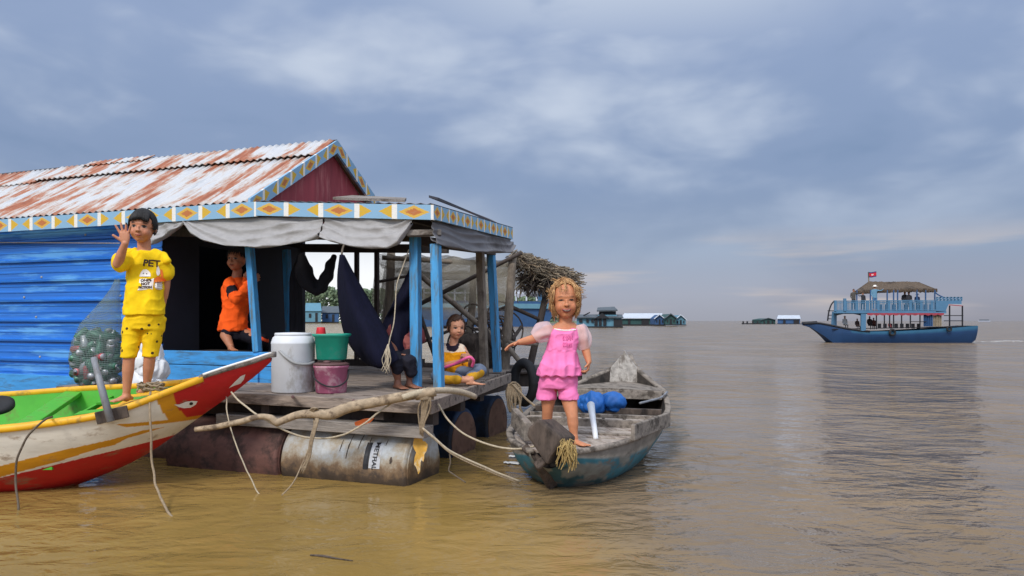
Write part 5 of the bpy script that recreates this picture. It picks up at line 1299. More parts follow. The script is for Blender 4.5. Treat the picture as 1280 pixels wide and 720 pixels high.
# ---- girl in pink on the wooden boat
def girl_pink():
    Y = 5.05; P = lambda px, py, dy=0: W(px, py, Y + dy)
    o = thing('person', P(712, 557), 'person in pink top and shorts standing in the wooden boat with tousled light hair', 'person')
    SK = S(192,126,88)
    h = Head(P(706.5, 375.5), (.02,-1,.03), (-.03,0,1), .087, .128, .104)
    b = MB(); h.add(b, 1)
    chain(b, [(P(707,394,.03), .046), (P(707,410,.03), .048)])
    b.loft([(P(707,403,.03), XR*.06, YF*.05), (P(706.5,411,.03), XR*.108, YF*.058), (P(705,425,.03), XR*.098, YF*.07), (P(701,450,.03), XR*.098, YF*.075), (P(698,475,.03), XR*.118, YF*.085), (P(697,485,.03), XR*.105, YF*.075)], 20)
    sh, el, wr = P(686,413,.03), P(666,424,-.02), P(649,428,-.08)
    chain(b, [(sh, .042), (sh.lerp(el,.5), .036), (el, .030), (el.lerp(wr,.4), .028), (wr, .020)]); hand(b, wr, (-1,-.2,-.30), (0,-.2,-1), (0,-1,.2), .12, (.2,.2,.25,.3), .2, .15)
    sh, el, wr = P(725,413,.03), P(731.5,435,.03), P(736,452,-.01)
    chain(b, [(sh, .042), (sh.lerp(el,.5), .036), (el, .030), (el.lerp(wr,.4), .028), (wr, .020)]); hand(b, wr, (-.1,-.2,-1), (-1,.1,0), (-.2,-1,0), .115, (.6,.65,.7,.75), .5, .06)
    for hip, kn, an, zz, toe in ((P(686,485,.05), P(684.5,512,.06), P(683,538,.12), .272, (-.2,-1)), (P(709,485,.03), P(715.5,521,-.05), P(717.5,546,-.06), .266, (.85,-1))):
        chain(b, [(hip, .064), (hip.lerp(kn,.5), .053), (kn, .038), (kn.lerp(an,.35), .037), (kn.lerp(an,.75), .028), (an, .024)])
        an.z = max(an.z, zz + .05); foot(b, an, toe, .165, .066, zz, .028)
    remesh(b, 'body', 'skin', o, .0034, 3, face_col(h, SK, .035, 1, .45, S(176,84,76)))
    PK = S(236,124,176)
    b = MB()
    b.loft([(P(706,411.5,.02), XR*.088, YF*.072), (P(705,417,.02), XR*.104, YF*.082), (P(703,430,.02), XR*.106, YF*.088), (P(702,440,.02), XR*.110, YF*.092), (P(700.5,450,.02), XR*.128, YF*.108), (P(699,460,.02), XR*.150, YF*.122), (P(698.5,469,.02), XR*.154, YF*.126)], 26, pw=.92)
    top = remesh(b, 'top', 'cloth', o, .0055, 2, lambda p: PK if noise.noise(p*40) > -.9 else PK, lambda p, n: fold(.010, 10, 8, 5)(p, n) + (.005*math.sin(p.x*95 + 3*noise.noise(p*6)) if p.z < P(0,438).z else .0015*math.sin(p.x*160)))
    t = bvh_of(top); b = MB(); hp_ = []
    for i in range(17):
        q = P(691 + i*1.8, 411.5 + 1.6*math.sin(i/16*math.pi) + (i-8)*.10, -.1); hit = t.ray_cast(q, V((0,1,0)), .5)
        if hit[0] is not None: b.ell(hit[0], (.006,.005,.006), 8, 6); hp_.append(hit[0])
    b.tube(hp_, .003, 5); b.build('lace_trim', 'print_white', top, True)
    b = MB()
    for k in range(14):
        q0 = P(704 + (k%7)*1.9 + rnd.uniform(-.5,.5), 420 + (k//7)*9 + rnd.uniform(-1,1), -.1); hit = [t.ray_cast(q0 + V((0.002*math.sin(i*1.7+k),0,-.006*i)), V((0,1,0)), .5)[0] for i in range(6)]
        hit = [x for x in hit if x is not None]
        if len(hit) > 3: b.tube([x + V((0,-.0015,0)) for x in hit], .0024, 5)
    b.build('pin_tuck', mat('pink_dark', S(206,84,142), .85, .1, 10), top, True)
    b = MB()
    b.loft([(P(698,465,.03), XR*.126, YF*.098), (P(698,475,.03), XR*.134, YF*.104), (P(697.5,485,.03), XR*.130, YF*.098)], 22)
    for hip, kn, w in ((P(685,476,.045), P(683,499,.05), .061), (P(709,476,.03), P(711.5,499,.0), .063)):
        b.loft([(hip.lerp(kn, t_), XR*w*k, YF*w*k*1.05) for t_, k in ((-.15,1.0),(.3,1.06),(.7,1.08),(1.0,1.12))], 18)
    remesh(b, 'shorts', 'cloth', o, .006, 2, lambda p: PK, fold(.007, 8, 9, 8))
    # sheer puff sleeves
    for sh, el, k in ((P(688,409,.03), P(667,423,-.02), 1), (P(724,409,.03), P(732,437,.03), -1)):
        b = MB(); d = el - sh; a_ = d.normalized().cross(YF).normalized(); rings = []
        for t_, r in ((-.10,.036),(0,.05),(.1,.057),(.2,.061),(.3,.064),(.4,.065),(.5,.064),(.6,.062),(.7,.058),(.8,.054),(.9,.047),(.97,.040)): rings.append((sh + d*t_, a_*r, YF*r))
        b.loft(rings, 40, cap=False)
        for i_, v_ in enumerate(b.v):
            ring, j_ = divmod(i_, 40); c_, aa_, bb_ = rings[ring]; w_ = .10*math.sin(j_*.942+ring*.5)*math.sin(min(1,ring/11)*math.pi) + .25*noise.noise(v_*16)*min(1, ring*.5)
            b.v[i_] = c_ + (v_ - c_)*(1 + w_)
        s_ = b.build('sleeve', 'sheer', o, True)
        s_.modifiers.new('sub', 'SUBSURF').render_levels = 1
    # tousled hair
    b = MB(); h.el(b, 0, .24, -.22, 1.06, .84, .94, 20, 12)
    roots = []
    for i in range(300):
        a = rnd.uniform(-1, 1); roots.append(((a*.9, 1, rnd.uniform(-.6,.45)), (a*1.1 + (.25 if a > 0 else -.25), rnd.uniform(-.6,.3), rnd.uniform(-.9,.1)), 1.03 + rnd.uniform(0,.06), 1.06 + rnd.uniform(0,.12), rv(.02) if rnd.random() < .5 else None))
    for i in range(120):     # hairline swept back off the forehead
        a = rnd.uniform(-.8, .8); roots.append(((a*.9, .95 - .2*abs(a), .62), (a*1.2, 1, -.4), 1.02 + rnd.uniform(0,.03), 1.07, None))
    for i in range(110):     # loose hair down the image-left side
        roots.append(((-.75, .7, rnd.uniform(-.2,.4)), (-1.05, -.3 + rnd.uniform(-.35,.3), rnd.uniform(-.2,.35)), 1.05, 1.10 + rnd.uniform(0,.14), (-rnd.uniform(0,.05), rnd.uniform(-.02,.02), -rnd.uniform(.0,.05))))
    for i in range(80):
        roots.append(((.75, .7, rnd.uniform(-.2,.4)), (1.05, -.35 + rnd.uniform(-.35,.3), rnd.uniform(-.1,.3)), 1.05, 1.08 + rnd.uniform(0,.08), (rnd.uniform(0,.02), 0, -rnd.uniform(.0,.06))))
    for i in range(60):      # wisps
        a = rnd.uniform(-1, 1); roots.append(((a, .9, .3), (a*1.2, rnd.uniform(-.2,.7), rnd.uniform(-.2,.6)), 1.06, 1.14 + rnd.uniform(0,.12), rv(.04)))
    strands(b, h, roots, .0030, rep=7, mix2=.45, wave=.007)
    b.build('hair', ['hair_blond', 'hair_light'], o, True)
girl_pink()

# ---- boy in orange holding the post
def boy_orange():
    base = onf(295, 439, .26); Y = base.y; P = lambda px, py, dy=0: W(px, py, Y + dy)
    o = thing('person', P(297, 438), 'person in bright orange long sleeved top kneeling and holding the blue post', 'person')
    SK = S(172,112,80)
    h = Head(P(296, 324.5), (-.18,-1,.12), (.05,0,1), .080, .114, .096)
    b = MB(); h.add(b)
    chain(b, [(P(297,338,.03), .043), (P(295,350,.03), .045)])
    b.loft([(P(295,347,.03), XR*.06, YF*.05), (P(295,354,.03), XR*.112, YF*.06), (P(294,375,.03), XR*.105, YF*.075), (P(292,412,.03), XR*.105, YF*.078), (P(293,420,.03), XR*.095, YF*.07)], 20)
    pw = onf(317, 347, 0)
    sh, el, wr = P(286,356,-.06), P(296,374,-.20), P(312,353,-.33)
    chain(b, [(sh, .040), (el, .033), (wr, .022)]); hand(b, wr, (.8,.15,.5), (.2,1,.1), (-.5,-.3,.9), .13, (.35,.4,.45,.5), .4, .10)
    sh, el, wr = P(306,354,.05), P(313,366,-.02), P(307,344,-.14)
    chain(b, [(sh, .040), (el, .033), (wr, .022)]); hand(b, wr, (.8,-.4,.3), (0,1,0), (0,0,1), .12, (.6,.6,.6,.6), .5, .05)
    # one shin down to the bench, other knee forward to the right
    hp, kn, an = P(286,416,.02), P(282,420,-.10), P(289,434,-.14)
    chain(b, [(hp, .06), (P(282,419,-.06), .05), (an, .028)]); foot(b, P(289,433.5,-.16), (.6,-.8), .16, .06, KZ + .002, .026)
    chain(b, [(P(300,416,.04), .062), (P(325,424,-.08), .050)]); chain(b, [(P(327,425,-.08), .045), (P(330,432,.10), .034)])
    remesh(b, 'body', 'skin', o, .0042, 3, face_col(h, SK, .07, 0, .6))
    OR = S(244,92,26); BK = S(26,24,32); b = MB()
    b.loft([(P(295,348,.03), XR*.062, YF*.055), (P(295,353,.03), XR*.112, YF*.07), (P(294.5,360,.02), XR*.122, YF*.082), (P(294,385,.02), XR*.118, YF*.095), (P(292,402,.02), XR*.122, YF*.1), (P(291.5,413,.02), XR*.13, YF*.108)], 24, pw=.92)
    sh, el, wr = P(286,356,-.06), P(296,374.5,-.22), P(311,355,-.32); chain(b, [(P(290,353,.0), .05), (sh, .052), (el, .046), (wr, .036)])
    sh, el, wr = P(305,355,.05), P(313,366,-.02), P(308,347,-.12); chain(b, [(P(300,353,.03), .05), (sh, .05), (el, .044), (wr, .032)])
    band = P(291.5, 366.5, -.13)
    def cf(p):
        d = p - band; ax = (P(296,374.5,-.20) - P(286,356,-.06)).normalized()
        return BK if abs(d.dot(ax)) < .048 and d.length < .085 else OR
    remesh(b, 'shirt', 'cloth', o, .006, 2, cf, fold(.012, 10, 7, 12))
    b = MB(); b.loft([(P(292,408,.03), XR*.115, YF*.09), (P(293,417,.03), XR*.118, YF*.095), (P(296,424,.03), XR*.10, YF*.085)], 20)
    chain(b, [(P(301,417,.04), .068), (P(326,425,-.08), .056)]); chain(b, [(P(327,425,-.08), .053), (P(331,434,.10), .044)]); chain(b, [(P(287,414,.02), .066), (P(284,417,-.05), .058)])
    remesh(b, 'pants', 'cloth', o, .007, 2, lambda p: S(236,84,40) if abs((p - P(322,421,-.15)).dot(V((.5,0,.85)))) < .012 and p.x > P(304,0).x else S(24,22,30), fold(.006, 9, 9, 4))
    b = MB(); h.el(b, 0, .28, -.18, 1.04, .82, .96, 20, 12); roots = []
    for i in range(360):
        a = rnd.uniform(-1, 1); roots.append(((a*.7, 1, rnd.uniform(-.3,.3)), (a*1.1, rnd.uniform(.05,.55), rnd.uniform(-1,.75)), 1.03 + rnd.uniform(0,.04), 1.05, None))
    for i in range(90):
        a = rnd.uniform(-.8, .8); roots.append(((a*.6, 1, .4), (a, .50 + rnd.uniform(-.06,.08), 1), 1.05, 1.05, None))
    strands(b, h, roots, .005); b.build('hair', 'hair_dark', o, True)
boy_orange()

# ---- girl sitting cross-legged on the deck
def girl_seated():
    Y = 6.45; P = lambda px, py, dy=0: W(px, py, Y + dy)
    o = thing('person', P(572, 476), 'person in yellow and cream shirt sitting cross legged on the deck with a pink toy', 'person')
    SK = S(198,140,108)
    h = Head(P(570, 409.5), (.45,-1,-.02), (.02,0,1), .074, .102, .088)
    b = MB(); h.add(b)
    chain(b, [(P(568,422,.03), .038), (P(566,433,.03), .040)])
    b.loft([(P(566,431,.03), XR*.05, YF*.045), (P(565.5,436,.03), XR*.10, YF*.055), (P(563,452,.03), XR*.098, YF*.07), (P(560,470,.05), XR*.11, YF*.09), (P(560,475,.05), XR*.09, YF*.08)], 20)
    sh, el, wr = P(553,437,.0), P(552,458,-.10), P(575,452,-.24); chain(b, [(sh, .037), (el, .03), (wr, .02)]); hand(b, wr, (.9,-.2,.35), (.2,.5,-1), (0,-.6,.9), .115, (.5,.5,.55,.6), .4, .08)
    sh, el, wr = P(578,437,.02), P(589,458,-.06), P(588,447,-.22); chain(b, [(sh, .037), (el, .03), (wr, .02)]); hand(b, wr, (-.5,-.7,.15), (-.6,.5,-.6), (-.2,0,1), .115, (.5,.55,.6,.65), .4, .08)
    fz = DZ + .012
    chain(b, [(P(569,469,.02), .06), (P(600,464,-.10), .046), (P(585,473.5,-.28), .034)])
    k1 = P(546,470,-.12); chain(b, [(P(556,470,.02), .06), (k1, .047), (P(570,474.5,-.34), .036), (P(588,474.8,-.36), .025)])
    an = P(589,474.8,-.36); an.z = fz + .045; foot(b, an, (1,-.12), .15, .055, fz, .024)
    remesh(b, 'body', 'skin', o, .0042, 3, face_col(h, SK, .07, 0, .6))
    CR, YL, NV = S(222,200,176), S(228,152,20), S(40,32,44)
    b = MB()
    b.loft([(P(566,432,.03), XR*.055, YF*.052), (P(565.5,435.5,.03), XR*.098, YF*.064), (P(565,440,.03), XR*.11, YF*.075), (P(563,455,.03), XR*.112, YF*.092), (P(560,468,.03), XR*.125, YF*.11), (P(559.5,474,.03), XR*.13, YF*.115)], 24, pw=.92)
    chain(b, [(P(557,436,.02), .046), (P(552.5,447,-.03), .048), (P(552,456,-.07), .048)]); chain(b, [(P(574,436,.02), .046), (P(581,446,.0), .048), (P(587,456,-.05), .047)])
    zc, zy = P(0,446).z, P(0,452).z
    def cf(p):
        nk = p - P(566,433,.0)
        if nk.length < .062 and p.z > P(0,440).z: return NV
        yoke = P(0,440.5).z + .25*abs(p.x - P(566,0).x)*.3
        return CR if p.z > yoke else YL
    remesh(b, 'shirt', 'cloth', o, .006, 2, cf, fold(.011, 11, 8, 21))
    b = MB(); b.loft([(P(561,466,.03), XR*.118, YF*.1), (P(561,472,.03), XR*.128, YF*.11), (P(561,477,.02), XR*.12, YF*.10)], 20)
    chain(b, [(P(570,468,.0), .066), (P(600,463,-.10), .053)]); chain(b, [(P(601,464,-.10), .052), (P(588,471,-.26), .045)])
    chain(b, [(P(556,470,.0), .066), (k1, .054)]); chain(b, [(k1, .054), (P(572,474,-.36), .046)])
    tr1 = (P(601,467,-.16), P(587,472,-.30)); tr2 = (P(550,475,-.2), P(572,476,-.40))
    def near(p, a, c): d = c - a; t = max(0, min(1, (p-a).dot(d)/d.length_squared)); return (p - a - d*t).length
    remesh(b, 'pants', 'cloth', o, .006, 2, lambda p: S(206,152,40) if near(p, *tr1) < .036 or near(p, *tr2) < .046 else S(104,114,132), fold(.006, 9, 9, 24))
    b = MB(); h.el(b, 0, .24, -.20, 1.05, .84, .95, 20, 12); h.el(b, 0, .1, -1.05, .4, .4, .35); roots = []
    for i in range(380):
        a = rnd.uniform(-1, 1); roots.append(((a, rnd.uniform(.0,1), rnd.uniform(-.1,.62)), (a*.5, .15 + rnd.uniform(-.3,.2), -1), 1.02 + rnd.uniform(0,.04), 1.06, None))
    for i in range(60): sg = rnd.choice((-1,1)); roots.append(((sg*.7,.8,.4), (sg*1.02,-.4+rnd.uniform(-.2,.2),.25), 1.04, 1.07, None))
    strands(b, h, roots, .0045); b.build('hair', 'hair_brown', o, True)
    b = MB(); b.tube(smooth_path(WP([(556,459,6.28),(568,455,6.16),(580,449,6.12),(587,446.5,6.12),(592,451,6.14),(590,458,6.18)])), .013, 8)
    tag(b.build('toy', mat('pink_toy', S(232,96,150), .5, .1, 9), None, True), 'bent pink plastic toy held by the seated person in yellow', 'toy')
girl_seated()

# ---- person sitting in the hammock, mostly hidden
def hammock_person():
    Y = 6.15; P = lambda px, py, dy=0: W(px, py, Y + dy)
    o = thing('person', P(500, 478), 'person in dark red shirt sitting in the navy hammock behind the post', 'person')
    SK = S(140,92,70)
    h = Head(P(509, 381, .1), (.5,-1,-.25), (.1,0,1), .085, .113, .10)
    b = MB(); h.add(b); chain(b, [(P(508,394,.1), .042), (P(507,404,.08), .045)])
    b.loft([(P(507,402,.08), XR*.06, YF*.05), (P(507,408,.08), XR*.12, YF*.06), (P(505,425,.06), XR*.115, YF*.08), (P(502,445,.05), XR*.115, YF*.085), (P(502,450,.05), XR*.10, YF*.08)], 20)
    sh, el, wr = P(491,410,.05), P(488,428,-.05), P(496,444,-.22); chain(b, [(sh, .042), (el, .034), (wr, .024)]); hand(b, wr, (.5,-.3,-.6), (-.2,.4,-1), (.6,-.5,.3), .13, (.5,.5,.5,.55), .4, .08)
    for hip, kn, an in ((P(496,447,.0), P(493,449,-.32), P(497,473,-.28)), (P(509,447,.0), P(510,452,-.28), P(512,472,-.22))):
        chain(b, [(hip, .065), (kn, .047), (kn.lerp(an,.35), .044), (an, .028)]); an.z = DZ + .05; foot(b, an, (.7 if an.x < P(505,0).x else .9,-1), .18, .068, DZ + .004, .028)
    remesh(b, 'body', 'skin', o, .0045, 3, face_col(h, SK, .07, 0, .6))
    b = MB(); b.loft([(P(507,403,.08), XR*.064, YF*.055), (P(507,408,.08), XR*.125, YF*.07), (P(505,425,.06), XR*.125, YF*.095), (P(502,446,.05), XR*.13, YF*.11)], 22)
    chain(b, [(P(494,408,.06), .052), (P(490,420,.0), .05)]); chain(b, [(P(519,408,.06), .052), (P(524,424,.0), .05)])
    remesh(b, 'shirt', 'cloth', o, .007, 2, lambda p: S(112,56,56) if noise.noise(p*9) < .25 else S(150,86,80), fold(.008, 9, 9, 31))
    b = MB()
    for hip, kn in ((P(496,446,.0), P(493,449,-.34)), (P(509,446,.0), P(510,452,-.30))): chain(b, [(hip, .07), (kn, .054)]); chain(b, [(kn, .053), (kn + V((.02,.03,-.08)), .047)])
    remesh(b, 'pants', 'cloth', o, .007, 2, lambda p: S(36,35,44), fold(.010, 11, 9, 34))
    b = MB(); h.el(b, 0, .25, -.18, 1.06, .85, .96, 20, 12); roots = []
    for i in range(220): a = rnd.uniform(-1, 1); roots.append(((a*.7, 1, rnd.uniform(-.3,.4)), (a*1.1, rnd.uniform(-.3,.5), rnd.uniform(-1,.6)), 1.03, 1.06, None))
    strands(b, h, roots, .006); b.build('hair', 'hair_dark', o, True)
hammock_person()
cloth('hammock', hr, 'navy_cloth', 'far half of the navy hammock rising behind the corner post', 'hammock', .008, .01)
# ------------------------------------------------------------------ the two-deck tour boat
def cruise():
    Y0 = 37.6; HWD = 1.05
    P = lambda px, py, dy=0: W(px, py, Y0 + dy)
    o = thing('tour_boat', W(1122, 428, Y0), 'two deck blue wooden tour boat with thatched roof and small flag', 'boat')
    DB, LB = S(26,62,102), S(42,94,124)
    def part(b, nm, m='cruise_blue', par=None, **k): return b.build(nm, m, par or o, **k)
    top = [(1003,404.5),(1012,404),(1021,403.5),(1034,406.5),(1046,409.7),(1062,412.5),(1076,414),(1110,413.5),(1150,411.5),(1190,408.5),(1209,407)]
    bot = [(1003,406.5),(1012,409),(1021,415),(1029,421),(1037,428.5),(1062,429.5),(1122,430),(1190,429),(1204,428),(1209,424)]
    b = MB(); rows = []; cols = []
    for i in range(91):
        px = lerp(1003, 1208.5, i/90); w = HWD*interp([(1003,.05),(1012,.09),(1021,.2),(1046,.72),(1076,.98),(1150,1),(1209,.86)], px)
        t, k = P(px, interp(top, px)), P(px, interp(bot, px)); r = []; c = []
        for j in range(8):
            q = j/7; r.append(V((t.x, Y0 - w*(1 - .22*q*q), lerp(t.z, k.z, q)))); c.append(sc(DB, .9) if q > .35 else (LB if px > 1055 and q < .25 else DB))
        r2 = [V((p.x, 2*Y0 - p.y, p.z)) for p in r[::-1]]; rows.append(r + r2); cols.append(c + c[::-1])
    b.grid(rows, cols=cols); b.q(*range(len(b.v)-16, len(b.v))); b.q(*range(0, 16)); part(b, 'hull', smooth=False)
    b = MB()
    for sg in (-1, 1): b.tube([V((P(px,0).x, Y0 + sg*HWD*interp([(1003,.06),(1021,.21),(1046,.73),(1076,.99),(1150,1.01),(1209,.87)], px), P(px, interp(top, px)).z)) for px in range(1003, 1076, 4)], .05, 6)
    b.tube(WP([(1003,404.5,Y0),(1012,404,Y0),(1021,403.5,Y0)]), .09, 8)
    part(b, 'rub_rail', 'cruise_dark', smooth=True)
    b = MB(); b.hexa([P(1040,412,-HWD*.6), P(1207,408.5,-HWD*.9), P(1207,408.5,HWD*.9), P(1040,412,HWD*.6)], [P(1040,411,-HWD*.6), P(1207,407.5,-HWD*.9), P(1207,407.5,HWD*.9), P(1040,411,HWD*.6)]); part(b, 'lower_deck', 'cruise_dark')
    b = MB(); zt, zb = 388.5, 391.5
    b.hexa([P(1042,zb,-HWD), P(1183,zb+.3,-HWD), P(1183,zb,HWD), P(1042,zb,HWD)], [P(1042,zt,-HWD), P(1183,zt+.3,-HWD), P(1183,zt,HWD), P(1042,zt,HWD)]); part(b, 'upper_deck', 'cruise_light')
    # raised stern gallery
    b = MB(); b.hexa([P(1170,390,-HWD), P(1182,389,-HWD), P(1186,380,-HWD), P(1202,380,-HWD), P(1202,375.5,-HWD), P(1170,376,-HWD)], [P(1170,390,HWD), P(1182,389,HWD), P(1186,380,HWD), P(1202,380,HWD), P(1202,375.5,HWD), P(1170,376,HWD)]); part(b, 'stern_gallery', 'cruise_light')
    b = MB(); b.hexa([P(1186,381.5,-HWD), P(1203,383,-HWD), P(1203,383,HWD), P(1186,381.5,HWD)], [P(1186,380.5,-HWD), P(1203,382,-HWD), P(1203,382,HWD), P(1186,380.5,HWD)]); part(b, 'stern_awning', 'valance_red')
    # columns, posts, valance
    b = MB()
    for sg in (-1, 1):
        b.beam(P(1079, 413.5, sg*HWD*.93), P(1079, 391, sg*HWD*.93), .24, .08, (0,1,0))
    part(b, 'column', 'cruise_light')
    for sg in (-1, 1):
        for px in (1095.5, 1105.5, 1112, 1117, 1127, 1138, 1150): b = MB(); b.beam(P(px, 410, sg*HWD*.95), P(px, 391.5, sg*HWD*.95), .045, .045, (0,1,0)); part(b, 'cabin_post', 'cruise_dark')
        b = MB()
        for px in (1187, 1203): b.beam(P(px, 407.5, sg*HWD*.9), P(px, 382, sg*HWD*.9), .05, .05, (0,1,0))
        for y in (394.5, 401): b.beam(P(1180, y, sg*HWD*.9), P(1204, y, sg*HWD*.9), .04, .04)
        part(b, 'stern_frame', 'cruise_dark')
        b = MB(); b.beam(P(1138,402,sg*HWD*.95), P(1158,402,sg*HWD*.95), .03, .03); part(b, 'side_rail', 'cruise_dark')
        b = MB(); row = []
        for i in range(73):
            px = lerp(1084, 1180, i/72); y1 = 393.2 + 1.2*abs(math.sin(i*math.pi/6)); row.append([P(px, 391.3, sg*(HWD+.01)), P(px, y1, sg*(HWD+.02))])
        b.grid(row); part(b, 'valance', 'valance_red', solid=.02)
        b = MB(); row = []
        for i in range(17): px = lerp(1045.5, 1076, i/16); row.append([P(px, 390.5, sg*HWD*.9), P(px, 394.5 - 2.5*math.sin(i/16*math.pi), sg*HWD*.9)])
        b.grid(row); part(b, 'fore_valance', 'cruise_dark', solid=.02)
        for nm, a0, a1, m in (('blue_curtain', 1154.5, 1166, 'house_blue'), ('tan_curtain', 1166.5, 1177, 'curtain_tan')):
            b = MB(); b.grid([[P(lerp(a0,a1,i/20), 392.5, sg*HWD*.9 + .03*math.sin(i*1.6)), P(lerp(a0,a1,i/20), 408, sg*HWD*.9 + .03*math.sin(i*1.6))] for i in range(21)]); part(b, nm, m, solid=.01)
        # upper railing with balusters
        b = MB()
        for y in (375.2, 377.5, 387.5): b.beam(P(1044, y + (1 if y < 380 else .3), sg*HWD*.98), P(1171, y, sg*HWD*.98), .045, .035)
        for i in range(76): px = lerp(1044, 1170, i/75); b.beam(P(px, 376, sg*HWD*.98), P(px, 388.5, sg*HWD*.98), .03 if i % 8 else .09, .03, (0,1,0))
        b.beam(P(1056,389,sg*HWD), P(1056,373,sg*HWD), .13, .08, (0,1,0)); b.beam(P(1044,389,sg*HWD), P(1044,375.5,sg*HWD), .10, .08, (0,1,0))
        part(b, 'upper_railing', 'cruise_light')
        b = MB()
        for y in (371.8, 375.0): b.beam(P(1171, y, sg*HWD*.98), P(1202, y, sg*HWD*.98), .04, .04)
        for i in range(8): px = lerp(1171, 1202, i/7); b.beam(P(px, 371, sg*HWD*.98), P(px, 376, sg*HWD*.98), .06, .04, (0,1,0))
        for i in range(7): px = lerp(1171, 1202, i/7); b.beam(P(px, 375, sg*HWD*.98), P(px+4.4, 372, sg*HWD*.98), .03, .03)
        part(b, 'stern_railing', 'cruise_light')
        b = MB()
        for px in (1071, 1088, 1109, 1117, 1122, 1146, 1157, 1168.5): b.beam(P(px, 388, sg*HWD*.9), P(px, 362.5, sg*HWD*.9), .05, .05, (0,1,0))
        b.tube(smooth_path([P(1168, 364, sg*HWD*.9), P(1172, 368, sg*HWD*.9), P(1180, 372, sg*HWD*.9)]), .03, 6)
        part(b, 'roof_posts', 'house_blue')
    for i in range(6):
        pass
    # thatched roof
    b = MB(); ea, eb, ra, rb = (1068,366), (1171.5,363.2), (1087,352.6), (1149,354.2)
    n = 40
    for sg in (-1, 1):
        rows = []
        for i in range(n+1):
            u = i/n; e = P(lerp(ea[0],eb[0],u), lerp(ea[1],eb[1],u) - 1.2*math.sin(u*math.pi), sg*(HWD-.12)); r = P(lerp(ra[0],rb[0],u), lerp(ra[1],rb[1],u) + .5*math.sin(u*6), 0)
            rows.append([r.lerp(e, j/8) + V((0,0,.05*noise.noise(V((u*22, j*.6, sg))) - (.06*rnd.random() if j == 8 else 0) - .10*math.sin(j/8*math.pi)*.6)) for j in range(9)])
        b.grid(rows)
    rfp = part(b, 'roof', 'thatch', solid=.12)
    b = MB()
    for a in ((ea, ra), (eb, rb)):
        b.q(b.p(P(*a[0], -(HWD-.14))), b.p(P(*a[0], HWD-.14)), b.p(P(*a[1], 0)))
    part(b, 'roof_end', 'thatch', solid=.1)
    b = MB()
    for k in range(420):
        u = rnd.random(); sg = rnd.choice((-1,1)); e = P(lerp(ea[0],eb[0],u), lerp(ea[1],eb[1],u) - 1.2*math.sin(u*math.pi), sg*(HWD-.10)); b.tube([e + V((0,0,.1)), e + V((rnd.uniform(-.05,.05), 0, -rnd.uniform(.02,.10)))], .012, 4)
    b.build('thatch_fringe', 'thatch', rfp)
    b = MB(); b.tube([P(1086, 356), P(1085.6, 340)], .03, 6); pole = part(b, 'flag_pole', 'pole_wood')
    RD, BL, WH = S(196,28,44), S(40,40,96), S(230,226,224); b = MB(); rows = []; cols = []; uv = []
    for i in range(21):
        r = []; c = []
        for j in range(13):
            u, v = i/20, j/12; r.append(P(1085.8 + u*9.6, 339.8 + v*6.6 + .5*math.sin(u*5), .06*math.sin(u*6))); t_ = abs(u-.5)
            c.append(WH if (.40 < v < .60 and t_ < .11 and (v > .48 or t_ < .04 or abs(t_-.10) < .03)) else (BL if v < .2 or v > .8 else RD))
        rows.append(r); cols.append(c)
    b.grid(rows, cols=cols); b.build('flag', 'flag', pole, solid=.01)
    # bow ladder and helm box
    b = MB()
    for dy in (-.25, .25):
        b.tube(smooth_path([P(1034.5,401,dy), P(1036,390,dy), P(1039,381,dy), P(1043,376,dy)]), .035, 6)
    for y in (398.5, 394, 388.5): b.beam(P(1035,y,-.25), P(1035,y,.25), .04, .04); b.beam(P(1035.5,y,-.2), P(1045,y,-.2), .05, .04)
    part(b, 'ladder', 'cruise_dark', smooth=True)
    b = MB(); b.hexa([P(1038.5,409.5,-.4), P(1046,410,-.4), P(1046,410,.3), P(1038.5,409.5,.3)], [P(1040,389.5,-.4), P(1046,389.5,-.4), P(1046,389.5,.3), P(1040,389.5,.3)]); part(b, 'stair_box', 'cruise_light')
    b = MB()
    for px in range(1098, 1166, 8): b.hexa([P(px, 389, -.5), P(px+5, 389, -.5), P(px+5, 389, .6), P(px, 389, .6)], [P(px, 380.5, -.5), P(px+5, 380.5, -.5), P(px+5, 380.5, .6), P(px, 380.5, .6)])
    part(b, 'deck_seats', 'house_blue')
    b = MB()
    for px in range(1097, 1150, 7): b.hexa([P(px, 410.5, -.6), P(px+4.5, 410.5, -.6), P(px+4.5, 410.5, .6), P(px, 410.5, .6)], [P(px, 404.5, -.6), P(px+4.5, 404.5, -.6), P(px+4.5, 404.5, .6), P(px, 404.5, .6)])
    part(b, 'cabin_seats', 'cruise_dark')
    b = MB(); b.hexa([P(1046,392.5,-HWD*.9), P(1180,392.5,-HWD*.9), P(1180,392.5,HWD*.9), P(1046,392.5,HWD*.9)], [P(1046,391.6,-HWD*.9), P(1180,391.6,-HWD*.9), P(1180,391.6,HWD*.9), P(1046,391.6,HWD*.9)]); part(b, 'ceiling', 'cruise_dark')
    b = MB(); b.hexa([P(1072,365.5,-HWD*.8), P(1168,364.5,-HWD*.8), P(1168,364.5,HWD*.8), P(1072,365.5,HWD*.8)], [P(1080,362,-HWD*.4), P(1160,361,-HWD*.4), P(1160,361,HWD*.4), P(1080,362,HWD*.4)]); part(b, 'roof_lining', 'cruise_dark')
    for px, py, r in ((1115.5,415.5,.19),(1186.5,411,.15)):
        c = P(px, py, -HWD-.06); b = MB(); b.grid([[c + V((math.cos(t)*(r*.7 + r*.28*math.cos(k)), -.28*r*math.sin(k), math.sin(t)*(r*.7 + r*.28*math.cos(k)))) for k in [i*.785 for i in range(8)]] + [] for t in [i*.2618 for i in range(25)]], close=True)
        tag(b.build('tyre', 'rubber', None, True), 'black tyre fender hanging amidships on the tour boat' if px < 1150 else 'smaller black tyre fender hanging near the stern of the tour boat', 'tyre', 'tyre fenders on the tour boat')
